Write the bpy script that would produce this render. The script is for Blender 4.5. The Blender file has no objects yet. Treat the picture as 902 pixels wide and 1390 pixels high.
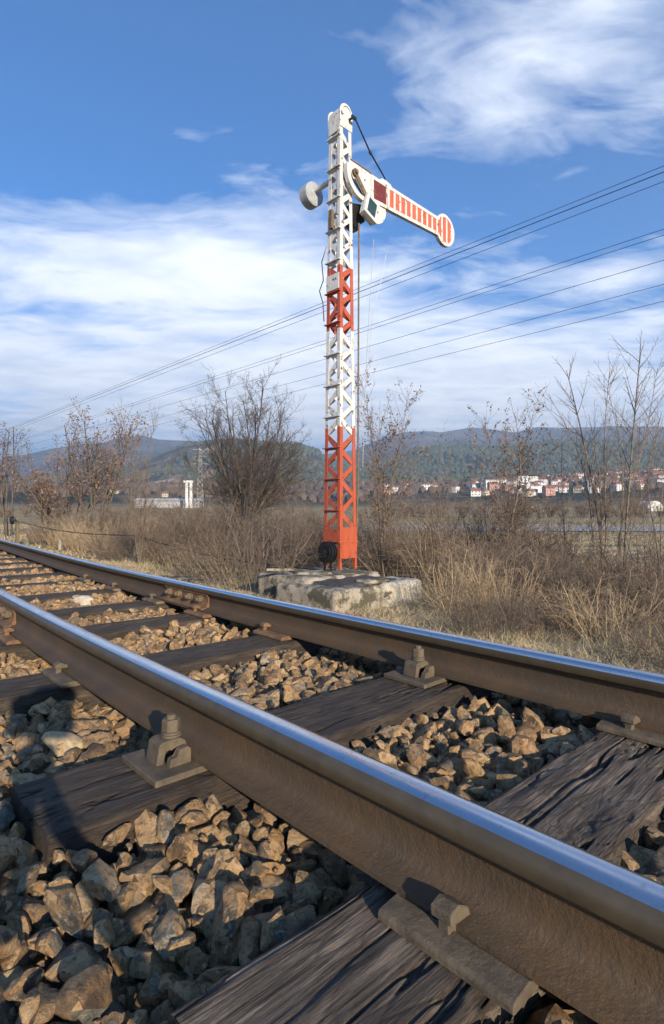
import bpy, bmesh, math, random
import numpy as np
from mathutils import Vector, Matrix
R_ = math.radians
sc = bpy.context.scene
col = sc.collection
F = 760.0 / 1390.0            # focal length in picture heights
CAMZ = 0.505
TH = R_(43.5)
NV = np.array([math.cos(TH), math.sin(TH), 0.0])      # across the track
DV = np.array([-math.sin(TH), math.cos(TH), 0.0])     # along the track, away
S_END = 5.5
RAD = 59.0                                            # the track bends gently

def at(px, py, y):            # a sight line at depth y
    return Vector(((px - 451) / 760 * y, y, CAMZ + (695 - py) / 760 * y))

def track(s, n, z=0.0):       # track coordinates -> world (numpy friendly)
    s = np.asarray(s, float); n = np.asarray(n, float)
    a = np.minimum(s, S_END) / RAD; ex = np.maximum(s - S_END, 0)
    cn = RAD * (1 - np.cos(a)) + n * np.cos(a) + ex * np.sin(a)
    cs = RAD * np.sin(a) - n * np.sin(a) + ex * np.cos(a)
    x = cn * NV[0] + cs * DV[0]; y = cn * NV[1] + cs * DV[1]
    return np.stack([x, y, np.broadcast_to(np.asarray(z, float), x.shape)], -1)

def to_track(x, y):
    n0 = x * NV[0] + y * NV[1]; s0 = x * DV[0] + y * DV[1]
    # centre of the bend at n=RAD
    dn = RAD - n0
    a = np.arctan2(s0, dn)
    ae = S_END / RAD
    s1 = a * RAD; n1 = RAD - np.hypot(dn, s0)
    qn = n0 - RAD * (1 - math.cos(ae)); qs = s0 - RAD * math.sin(ae)
    s2 = S_END + qn * math.sin(ae) + qs * math.cos(ae); n2 = qn * math.cos(ae) - qs * math.sin(ae)
    far = a > ae
    return np.where(far, s2, s1), np.where(far, n2, n1)

# ---------------------------------------------------------------- noise
def _hash(ix, iy, iz):
    h = (ix * 374761393 + iy * 668265263 + iz * 2147483647 + 12345) & 0xffffffff
    h = ((h ^ (h >> 13)) * 1274126177) & 0xffffffff
    h = h ^ (h >> 16)
    return (h & 0xffffff) / float(0xffffff)
def vnoise(x, y, z=0.0):
    x, y, z = np.broadcast_arrays(np.asarray(x, float), np.asarray(y, float), np.asarray(z, float))
    ix = np.floor(x).astype(np.int64); iy = np.floor(y).astype(np.int64); iz = np.floor(z).astype(np.int64)
    fx = x - ix; fy = y - iy; fz = z - iz
    fx = fx * fx * (3 - 2 * fx); fy = fy * fy * (3 - 2 * fy); fz = fz * fz * (3 - 2 * fz)
    r = 0
    for dx in (0, 1):
        for dy in (0, 1):
            for dz in (0, 1):
                w = (fx if dx else 1 - fx) * (fy if dy else 1 - fy) * (fz if dz else 1 - fz)
                r = r + w * _hash(ix + dx, iy + dy, iz + dz)
    return r * 2 - 1
def fbm(x, y, z=0.0, o=4):
    r = 0; a = 1.0; t = 0
    for i in range(o):
        r = r + a * vnoise(np.asarray(x) * 2 ** i + 17.3 * i, np.asarray(y) * 2 ** i - 9.1 * i, np.asarray(z) * 2 ** i)
        t += a; a *= 0.5
    return r / t

# ---------------------------------------------------------------- materials
def mat(name):
    m = bpy.data.materials.new(name); m.use_nodes = True
    nt = m.node_tree
    b = nt.nodes['Principled BSDF']
    return m, nt, b
class N:
    """tiny node helper"""
    def __init__(s, nt): s.nt = nt
    def new(s, t, **k):
        n = s.nt.nodes.new(t)
        for a, v in k.items(): setattr(n, a, v)
        return n
    def link(s, a, b): s.nt.links.new(a, b)
    def coord(s, out='Object', scale=(1, 1, 1), rot=(0, 0, 0), island=False):
        tc = s.new('ShaderNodeTexCoord'); mp = s.new('ShaderNodeMapping')
        mp.inputs['Scale'].default_value = scale; mp.inputs['Rotation'].default_value = rot
        s.link(tc.outputs[out], mp.inputs['Vector'])
        if island:
            g = s.new('ShaderNodeNewGeometry'); cx = s.new('ShaderNodeVectorMath', operation='SCALE')
            cx.inputs[0].default_value = (37.1, 91.7, 53.3)
            s.link(g.outputs['Random Per Island'], cx.inputs['Scale'])
            s.link(cx.outputs[0], mp.inputs['Location'])
        return mp.outputs[0]
    def noise(s, vec, scale=5, detail=4, rough=.5, dist=0.0, out='Fac'):
        n = s.new('ShaderNodeTexNoise'); n.inputs['Scale'].default_value = scale
        n.inputs['Detail'].default_value = detail; n.inputs['Roughness'].default_value = rough
        n.inputs['Distortion'].default_value = dist
        s.link(vec, n.inputs['Vector']); return n.outputs[out]
    def voro(s, vec, scale=5, feature='F1', out='Distance'):
        n = s.new('ShaderNodeTexVoronoi', feature=feature); n.inputs['Scale'].default_value = scale
        s.link(vec, n.inputs['Vector']); return n.outputs[out]
    def ramp(s, fac, stops, interp='LINEAR'):
        n = s.new('ShaderNodeValToRGB'); n.color_ramp.interpolation = interp
        e = n.color_ramp.elements
        while len(e) < len(stops): e.new(.5)
        for i, (p, c) in enumerate(stops):
            e[i].position = p
            if isinstance(c, (int, float)): c = (c, c, c)
            e[i].color = (*c, 1)
        s.link(fac, n.inputs[0]); return n.outputs[0]
    def mix(s, fac, a, b, mode='MIX'):
        n = s.new('ShaderNodeMix', data_type='RGBA', blend_type=mode)
        for i, v in ((0, fac), (6, a), (7, b)):
            if isinstance(v, (int, float)): n.inputs[i].default_value = v
            elif isinstance(v, tuple): n.inputs[i].default_value = (*v, 1)
            else: s.link(v, n.inputs[i])
        return n.outputs[2]
    def math(s, op, a, b=0.0, c=0.0, clamp=False):
        n = s.new('ShaderNodeMath', operation=op); n.use_clamp = clamp
        for i, v in enumerate((a, b, c)):
            if isinstance(v, (int, float)): n.inputs[i].default_value = v
            else: s.link(v, n.inputs[i])
        return n.outputs[0]
    def bump(s, h, strength=.5, dist=.01, normal=None):
        n = s.new('ShaderNodeBump'); n.inputs['Strength'].default_value = strength
        n.inputs['Distance'].default_value = dist
        s.link(h, n.inputs['Height'])
        if normal is not None: s.link(normal, n.inputs['Normal'])
        return n.outputs[0]
    def island(s): return s.new('ShaderNodeNewGeometry').outputs['Random Per Island']
    def obrand(s): return s.new('ShaderNodeObjectInfo').outputs['Random']

def setin(nt, b, name, v):
    if isinstance(v, (int, float)): b.inputs[name].default_value = v
    elif isinstance(v, tuple): b.inputs[name].default_value = (*v, 1)
    else: nt.links.new(v, b.inputs[name])

M = {}
def simple(name, c1, c2, scale=8, rough=.8, metal=0.0, bump=.3, bdist=.003, stretch=(1, 1, 1), detail=6, lo=.35, hi=.65, island=False, isl_amt=0.0):
    m, nt, b = mat(name); h = N(nt)
    v = h.coord(scale=stretch, island=island)
    n = h.noise(v, scale, detail, .62)
    c = h.ramp(n, [(lo, c1), (hi, c2)])
    if isl_amt:
        r = h.math('MULTIPLY_ADD', h.island(), isl_amt, 1 - isl_amt / 2)
        cc = h.new('ShaderNodeCombineColor')
        for i in range(3): h.link(r, cc.inputs[i])
        c = h.mix(1.0, c, cc.outputs[0], 'MULTIPLY')
    setin(nt, b, 'Base Color', c); setin(nt, b, 'Roughness', rough); setin(nt, b, 'Metallic', metal)
    if bump: setin(nt, b, 'Normal', h.bump(h.noise(v, scale * 4, detail, .7), bump, bdist))
    M[name] = m; return m

# ballast stone: mostly tan and rusty brown, some blue grey
def stone_mat():
    m, nt, b = mat('ballast_stone'); h = N(nt)
    v = h.coord(island=True)
    isl = h.island()
    base = h.ramp(isl, [(0.0, (.12, .075, .042)), (.14, (.30, .185, .09)), (.28, (.46, .30, .15)), (.44, (.33, .21, .105)), (.56, (.15, .11, .075)),
                        (.66, (.47, .33, .185)), (.76, (.22, .14, .075)), (.84, (.075, .078, .068)), (.90, (.13, .135, .118)), (.96, (.44, .34, .22)), (1.0, (.20, .125, .07))], 'CONSTANT')
    n1 = h.noise(v, 28, 6, .65)
    spot = h.ramp(n1, [(.42, .0), (.62, 1.0)])
    c = h.mix(spot, base, h.mix(.6, base, (.56, .32, .13)))
    n2 = h.noise(v, 75, 5, .7)
    c = h.mix(h.ramp(n2, [(.47, 0.0), (.66, .85)]), c, (.065, .045, .03))  # small dark hollows, their shade put into the colour
    n3 = h.noise(v, 50, 4, .6, 1.5)
    c = h.mix(h.ramp(n3, [(.60, 0.0), (.68, .55)]), c, (.52, .42, .29))
    w = h.noise(v, 9, 3, .5, 2.5)
    vein = h.ramp(w, [(.492, 0.0), (.5, .4), (.508, 0.0)])
    c = h.mix(vein, c, (.6, .5, .36))
    setin(nt, b, 'Base Color', c); setin(nt, b, 'Roughness', .72)
    b.inputs['Specular IOR Level'].default_value = .35
    bb = h.bump(h.noise(v, 42, 8, .75), 1.0, .014)
    bb = h.bump(h.noise(v, 260, 4, .7), .45, .0015, bb)
    setin(nt, b, 'Normal', bb)
    M['stone'] = m
stone_mat()

def pale_stone(name, c):
    m, nt, b = mat(name); h = N(nt)
    v = h.coord(); n = h.noise(v, 60, 6, .65)
    setin(nt, b, 'Base Color', h.ramp(n, [(.3, tuple(x * .55 for x in c)), (.6, c)])); setin(nt, b, 'Roughness', .7)
    setin(nt, b, 'Normal', h.bump(h.noise(v, 90, 8, .7), .8, .006)); M[name] = m
pale_stone('cream_stone', (.52, .38, .21)); pale_stone('white_stone', (.52, .44, .34)); pale_stone('grey_stone', (.20, .185, .16))

def rail_mat():
    m, nt, b = mat('rail_steel'); h = N(nt)
    v = h.coord()
    n1 = h.noise(v, 6, 6, .6); n2 = h.noise(v, 90, 6, .7)
    rust = h.mix(h.ramp(n1, [(.35, 0.0), (.68, 1.0)]), (.072, .052, .033), (.118, .070, .034))
    rust = h.mix(h.ramp(n2, [(.5, 0.0), (.75, .6)]), rust, (.06, .048, .038))
    rust = h.mix(h.ramp(h.noise(v, 420, 2, .5), [(.66, 0.0), (.74, .6)]), rust, (.24, .18, .12))
    setin(nt, b, 'Base Color', rust)
    setin(nt, b, 'Roughness', .62); setin(nt, b, 'Metallic', .0); b.inputs['Specular IOR Level'].default_value = .4
    vs = h.coord(scale=(1, 1, .8))
    bb = h.bump(h.noise(vs, 60, 6, .62), .30, .005)
    bb = h.bump(h.noise(vs, 190, 5, .7), .5, .0025, bb)
    setin(nt, b, 'Normal', bb)
    M['rail'] = m
    m, nt, b = mat('rail_polished'); h = N(nt)
    v = h.coord(scale=(1, 1, 1))
    c = h.mix(h.ramp(h.noise(v, 70, 6, .6), [(.6, 0.0), (.8, .6)]), (.62, .62, .64), (.25, .21, .18))
    setin(nt, b, 'Base Color', c); setin(nt, b, 'Metallic', 1.0)
    setin(nt, b, 'Roughness', h.ramp(h.noise(v, 9, 4, .6), [(.3, .16), (.7, .30)]))
    setin(nt, b, 'Normal', h.bump(h.noise(v, 130, 3, .6), .05, .0006))
    M['rail_top'] = m
    m, nt, b = mat('rail_head_side'); h = N(nt)
    v = h.coord()
    c = h.ramp(h.noise(v, 30, 6, .6), [(.3, (.085, .066, .043)), (.7, (.125, .096, .06))])
    setin(nt, b, 'Base Color', c); setin(nt, b, 'Roughness', .42); setin(nt, b, 'Metallic', .35)
    setin(nt, b, 'Normal', h.bump(h.noise(v, 80, 4, .6), .15, .001)); M['rail_side'] = m
rail_mat()
simple('rusty_iron', (.085, .066, .045), (.19, .125, .07), 30, .75, 0, .5, .002)
simple('orange_rust', (.10, .058, .032), (.24, .125, .058), 22, .85, 0, .5, .002)
simple('dusty_iron', (.062, .047, .031), (.135, .102, .064), 26, .8, 0, .7, .003)
simple('black_iron', (.012, .012, .013), (.03, .03, .03), 40, .4, .3, .3, .001)
simple('grey_metal', (.33, .35, .36), (.45, .46, .46), 20, .5, .2, .2, .001)
simple('dark_glass', (.02, .045, .04), (.03, .06, .05), 5, .12, 0, 0)

def wood_mat(name, dark, light, crack=.6, hi=.75):
    m, nt, b = mat(name); h = N(nt)
    v = h.coord(scale=(1, 9, 9)); vf = h.coord(scale=(1, 22, 22)); v1 = h.coord()
    g = h.noise(v, 7, 8, .68, .4); f = h.noise(vf, 14, 6, .7)
    c = h.ramp(g, [(.25, dark), (.5, tuple(.55 * a + .45 * d for a, d in zip(dark, light))), (hi, light)])
    c = h.mix(h.ramp(f, [(.35, .8), (.55, 0.0)]), c, tuple(a * .35 for a in dark))
    c = h.mix(h.ramp(h.noise(v1, 5, 4, .6), [(.45, 0.0), (.7, .55)]), c, (.022, .018, .015))
    vc = h.voro(h.coord(scale=(1, 7, 7)), 5, 'DISTANCE_TO_EDGE')
    c = h.mix(h.ramp(vc, [(.0, crack), (.035, 0.0)]), c, (.006, .005, .004))
    setin(nt, b, 'Base Color', c); setin(nt, b, 'Roughness', .7); b.inputs['Specular IOR Level'].default_value = .3
    ff = h.noise(h.coord(scale=(1, 34, 34)), 9, 8, .75)
    bb = h.bump(f, .7, .006); bb = h.bump(ff, .9, .007, bb); bb = h.bump(g, .6, .008, bb)
    bb = h.bump(h.ramp(vc, [(0, 0.0), (.06, 1.0)]), crack, .006, bb)
    setin(nt, b, 'Normal', bb); M[name] = m
wood_mat('sleeper_dark', (.032, .025, .02), (.155, .115, .085), .2)
wood_mat('sleeper_grey', (.05, .038, .03), (.30, .235, .18), .35, .60)

def paint(name, c, rust_amt=.62):
    m, nt, b = mat(name); h = N(nt)
    v = h.coord(); vz = h.coord(scale=(1, 1, .25))
    n = h.noise(v, 14, 8, .68); st = h.noise(vz, 26, 6, .65)
    col_ = h.mix(h.ramp(st, [(.40, 0.0), (.70, .75)]), c, tuple(x * k_ for x, k_ in zip(c, (.66, .60, .52))))
    col_ = h.mix(h.ramp(h.noise(vz, 9, 7, .7), [(.54, 0.0), (.70, .7)]), col_, tuple(.5 * x + .5 * y_ for x, y_ in zip(c, (.22, .13, .08))))
    col_ = h.mix(h.ramp(n, [(rust_amt, 0.0), (rust_amt + .04, 1.0)]), col_, (.13, .065, .035))
    setin(nt, b, 'Base Color', col_); setin(nt, b, 'Roughness', .5)
    setin(nt, b, 'Normal', h.bump(n, .35, .002)); M[name] = m
paint('white_paint', (.64, .63, .60), .585); paint('orange_paint', (.43, .085, .036), .59); paint('stripe_orange', (.56, .125, .06), .60)
paint('dark_red', (.15, .022, .016), .56)
M['white_paint_alias'] = M['white_paint']  # second key for the same white paint

def concrete():
    m, nt, b = mat('mossy_concrete'); h = N(nt)
    v = h.coord(); n = h.noise(v, 5, 8, .7); f = h.noise(v, 60, 6, .7)
    c = h.ramp(f, [(.3, (.22, .18, .13)), (.65, (.42, .36, .275))])
    c = h.mix(h.ramp(n, [(.47, 0.0), (.55, .9)]), c, (.055, .05, .028))
    c = h.mix(h.ramp(h.noise(v, 17, 5, .7), [(.60, 0.0), (.70, .8)]), c, (.16, .14, .09))
    setin(nt, b, 'Base Color', c); setin(nt, b, 'Roughness', .95)
    bb = h.bump(n, .5, .02); setin(nt, b, 'Normal', h.bump(f, .7, .006, bb)); M['concrete'] = m
concrete()
M['pale_concrete'] = M['concrete'].copy()
for n_ in M['pale_concrete'].node_tree.nodes:
    if n_.type == 'VALTORGB' and abs(n_.color_ramp.elements[0].position - .47) < .001:
        n_.color_ramp.elements[0].position = .56; n_.color_ramp.elements[1].position = .62
    if n_.type == 'VALTORGB' and abs(n_.color_ramp.elements[0].position - .3) < .001:
        n_.color_ramp.elements[0].color = (.33, .28, .21, 1); n_.color_ramp.elements[1].color = (.56, .50, .40, 1)
simple('tar', (.03, .03, .032), (.075, .07, .065), 20, .75, 0, .5, .004)

# twigs, grass, leaves
simple('bark', (.055, .042, .033), (.15, .115, .085), 12, .9, 0, .6, .01, (1, 1, .3))
simple('sapling_bark', (.11, .085, .06), (.24, .19, .135), 20, .8, 0, .3, .002)
simple('twig_brown', (.095, .068, .050), (.235, .175, .125), 6, .8, 0, 0, island=True, isl_amt=.7)
simple('twig_dark', (.075, .052, .037), (.17, .12, .085), 6, .8, 0, 0, island=True, isl_amt=.7)
simple('tree_twig', (.045, .034, .027), (.10, .074, .056), 2, .85, 0, 0, island=True, isl_amt=.5)
simple('dry_stalk', (.30, .215, .125), (.50, .37, .22), 4, .75, 0, 0, island=True, isl_amt=.8)
simple('dry_leaf', (.13, .075, .05), (.24, .14, .09), 4, .8, 0, 0, island=True, isl_amt=.9)

def grass_mat(name, stops):
    m, nt, b = mat(name); h = N(nt)
    c = h.ramp(h.island(), stops)
    setin(nt, b, 'Base Color', c); setin(nt, b, 'Roughness', .8)
    M[name] = m
grass_mat('dry_grass', [(0, (.26, .19, .11)), (.3, (.48, .37, .22)), (.6, (.60, .49, .31)), (.84, (.40, .31, .18)), (.88, (.17, .20, .06)), (1, (.14, .18, .05))])
grass_mat('straw', [(0, (.24, .165, .09)), (.4, (.44, .32, .18)), (.8, (.56, .43, .26)), (1, (.33, .24, .14))])
grass_mat('distant_forest', [(0, (.022, .042, .018)), (.5, (.040, .064, .026)), (.8, (.062, .078, .034)), (1, (.12, .09, .055))])
grass_mat('brown_wood', [(0, (.060, .045, .036)), (.5, (.095, .07, .055)), (1, (.13, .10, .075))])

# ---------------------------------------------------------------- object helpers
def tag(o, label=None, cat=None, group=None, kind=None):
    if label: o['label'] = label
    if cat: o['category'] = cat
    if group: o['group'] = group
    if kind: o['kind'] = kind
    return o
def empty(name, loc=(0, 0, 0), rz=0.0):
    o = bpy.data.objects.new(name, None); col.objects.link(o)
    o.location = loc; o.rotation_euler = (0, 0, rz); o.empty_display_size = .1
    return o
def link(name, me, parent=None):
    o = bpy.data.objects.new(name, me); col.objects.link(o)
    if parent: o.parent = parent
    return o
def kids(o): return [c for c in col.objects if c.parent == o]
CH = {}
def copy_tree(o, parent=None):
    chs = [c for c in col.objects if c.parent == o]
    c = o.copy(); col.objects.link(c); c.parent = parent
    for k in chs: copy_tree(k, c)
    return c
def npmesh(name, V, Fs, mats, smooth=False, midx=None):
    """V (n,3) array, Fs (m,k) int array (all faces the same size) or a list of such arrays"""
    if not isinstance(Fs, list): Fs = [Fs]
    me = bpy.data.meshes.new(name)
    V = np.asarray(V, np.float32)
    me.vertices.add(len(V)); me.vertices.foreach_set('co', V.ravel())
    nl = sum(f.size for f in Fs); nf = sum(len(f) for f in Fs)
    me.loops.add(nl); me.polygons.add(nf)
    me.loops.foreach_set('vertex_index', np.concatenate([f.ravel() for f in Fs]).astype(np.int32))
    tot = np.concatenate([np.full(len(f), f.shape[1]) for f in Fs]); st = np.concatenate([[0], np.cumsum(tot)[:-1]])
    me.polygons.foreach_set('loop_start', st.astype(np.int32)); me.polygons.foreach_set('loop_total', tot.astype(np.int32))
    me.polygons.foreach_set('use_smooth', np.full(nf, smooth, bool))
    for m in mats: me.materials.append(M[m])
    if midx is not None: me.polygons.foreach_set('material_index', np.asarray(midx, np.int32))
    me.update(calc_edges=True); me.validate()
    return me

class MB:
    """collects boxes, bars, prisms and tubes, and builds them as one mesh"""
    def __init__(s): s.bm = bmesh.new(); s.mi = 0
    def _f(s, vs):
        f = s.bm.faces.new(vs); f.material_index = s.mi; return f
    def box(s, x0, x1, y0, y1, z0, z1, mtx=None):
        c = [(x, y, z) for z in (z0, z1) for (x, y) in ((x0, y0), (x1, y0), (x1, y1), (x0, y1))]
        v = [s.bm.verts.new(mtx @ Vector(p) if mtx else p) for p in c]
        for q in ((3, 2, 1, 0), (4, 5, 6, 7), (0, 1, 5, 4), (1, 2, 6, 5), (2, 3, 7, 6), (3, 0, 4, 7)): s._f([v[i] for i in q])
        return s
    def bar(s, a, b, w, t, up=(0, 0, 1)):
        a = Vector(a); b = Vector(b); d = (b - a).normalized(); up = Vector(up)
        side = d.cross(up)
        if side.length < 1e-4: side = d.cross(Vector((1, 0, 0)))
        side.normalize(); u = side.cross(d).normalized()
        v = [s.bm.verts.new(p + side * (w / 2 * i) + u * (t / 2 * j)) for p in (a, b) for i, j in ((-1, -1), (1, -1), (1, 1), (-1, 1))]
        for q in ((0, 1, 2, 3), (7, 6, 5, 4), (4, 5, 1, 0), (5, 6, 2, 1), (6, 7, 3, 2), (7, 4, 0, 3)): s._f([v[i] for i in q])
        return s
    def prism(s, pts, ext, mtx=None):
        """closed outline pts (3-D), extruded by vector ext"""
        e = Vector(ext); T = (lambda p: mtx @ Vector(p)) if mtx else Vector
        a = [s.bm.verts.new(T(p)) for p in pts]; b = [s.bm.verts.new(T(Vector(p) + e)) for p in pts]
        s._f(a[::-1]); s._f(b)
        n = len(a)
        for i in range(n): s._f([a[i], a[(i + 1) % n], b[(i + 1) % n], b[i]])
        return s
    def ring(s, outer, inner, ext):
        e = Vector(ext); n = len(outer)
        o = [s.bm.verts.new(p) for p in outer]; i_ = [s.bm.verts.new(p) for p in inner]
        o2 = [s.bm.verts.new(Vector(p) + e) for p in outer]; i2 = [s.bm.verts.new(Vector(p) + e) for p in inner]
        for k in range(n):
            j = (k + 1) % n
            s._f([o[k], o[j], i_[j], i_[k]]); s._f([o2[j], o2[k], i2[k], i2[j]])
            s._f([o[j], o[k], o2[k], o2[j]]); s._f([i_[k], i_[j], i2[j], i2[k]])
        return s
    def cyl(s, a, b, r, r2=None, n=16):
        a = Vector(a); b = Vector(b); d = (b - a).normalized(); r2 = r if r2 is None else r2
        u = d.orthogonal().normalized(); w = d.cross(u)
        A = [s.bm.verts.new(a + (u * math.cos(t) + w * math.sin(t)) * r) for t in [2 * math.pi * i / n for i in range(n)]]
        B = [s.bm.verts.new(b + (u * math.cos(t) + w * math.sin(t)) * r2) for t in [2 * math.pi * i / n for i in range(n)]]
        s._f(A[::-1]); s._f(B)
        for i in range(n): s._f([A[i], A[(i + 1) % n], B[(i + 1) % n], B[i]])
        return s
    def path(s, pts, r, n=6):
        pts = [Vector(p) for p in pts]; rings = []
        for i, p in enumerate(pts):
            d = (pts[min(i + 1, len(pts) - 1)] - pts[max(i - 1, 0)]).normalized()
            u = d.cross(Vector((.3, .2, 1))).normalized(); w = d.cross(u)
            rr = r[i] if isinstance(r, (list, tuple)) else r
            rings.append([s.bm.verts.new(p + (u * math.cos(t) + w * math.sin(t)) * rr) for t in [2 * math.pi * k / n for k in range(n)]])
        for a, b in zip(rings, rings[1:]):
            for k in range(n): s._f([a[k], a[(k + 1) % n], b[(k + 1) % n], b[k]])
        s._f(rings[0][::-1]); s._f(rings[-1]); return s
    def build(s, name, mats, parent=None, bevel=0.0, smooth=False):
        if isinstance(mats, str): mats = [mats]
        if bevel:
            bmesh.ops.bevel(s.bm, geom=[e for e in s.bm.edges], offset=bevel, segments=1, affect='EDGES', clamp_overlap=True)
        bmesh.ops.recalc_face_normals(s.bm, faces=s.bm.faces)
        me = bpy.data.meshes.new(name); s.bm.to_mesh(me); s.bm.free()
        for m in mats: me.materials.append(M[m])
        if smooth:
            for p in me.polygons: p.use_smooth = True
        return link(name, me, parent)

# ---------------------------------------------------------------- ground height
def prof(xs, es):
    return np.array([math.atan((x - 451) / 760) for x in xs]), np.array(es, float)
P1 = prof([-400, 0, 60, 100, 140, 165, 190, 215, 290, 330, 400, 430, 480, 510, 545, 570, 600, 640, 700, 730, 760, 902, 1300],
          [60, 66, 80, 87, 90, 98, 97, 90, 88, 80, 76, 74, 80, 92, 103, 105, 103, 109, 105, 112, 109, 110, 95])
P2 = prof([-400, 0, 100, 180, 250, 300, 340, 400, 430, 450, 480, 520, 560, 616, 667, 742, 807, 902, 1300],
          [30, 42, 50, 62, 84, 91, 91, 86, 78, 62, 58, 68, 76, 86, 82, 86, 90, 84, 70])
P3 = prof([-400, 0, 150, 300, 440, 520, 600, 700, 800, 902, 1300], [20, 26, 34, 36, 34, 36, 38, 40, 44, 52, 50])
def field_z(x, y):
    s, n = to_track(x, y)
    z = np.full(np.shape(x), -0.45)
    prof_n = np.array([-60, -6, -2.2, -.9, -.2, 0.0, 1.95, 2.15, 2.7, 3.6, 6.0, 9.0, 60])
    prof_z = np.array([-.6, -.6, -.5, -.12, -.085, -.085, -.10, -.16, -.33, -.40, -.42, -.45, -.45])
    z = np.interp(n, prof_n, prof_z)
    return z
def ground_z(x, y):
    x = np.asarray(x, float); y = np.asarray(y, float)
    r = np.hypot(x, y); az = np.arctan2(x, y)
    zf = field_z(x, y)
    near = np.clip((r - 2.5) / 3, 0, 1)
    zf = zf + .035 * near * fbm(x * .9, y * .9, 3.3, 3) * np.clip(1 - r / 60, 0, 1)
    cy = r * np.clip(np.cos(az), .5, 1)
    def e2z(P, rr):
        e = np.interp(az, P[0], P[1]); return CAMZ + e / 760 * rr * np.clip(np.cos(az), .5, 1)
    z0 = -.45; za = 3.0
    z3 = e2z(P3, 1000.); z2 = e2z(P2, 2400.); z1 = e2z(P1, 5000.)
    def sm(t): t = np.clip(t, 0, 1); return t * t * (3 - 2 * t)
    z = zf + (za - z0) * sm((r - 110) / 260)
    z = z + (z3 - za) * sm((r - 330) / 670)
    z = z + (z2 - z3) * sm((r - 1150) / 1250)
    z = z + (z1 - z2) * sm((r - 2500) / 2500)
    z = z - z1 * .8 * sm((r - 5050) / 3500)
    g = fbm(x / 420., y / 420., 1.7, 5) - .25 * np.abs(fbm(x / 900., y / 900., 5.1, 4))
    amp = 75 * sm((r - 1200) / 1000) * (1 - sm(np.abs(r - 2400) / 150) * 0 )
    # keep the crests where they are, carve gullies between them
    k = np.clip(1 - .9 * np.exp(-((r - 2400) / 260.) ** 2) - .9 * np.exp(-((r - 5000) / 600.) ** 2), 0.08, 1)
    z = z + amp * k * g + 9 * sm((r - 420) / 400) * fbm(x / 160., y / 160., 9.9, 4)
    return z

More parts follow.
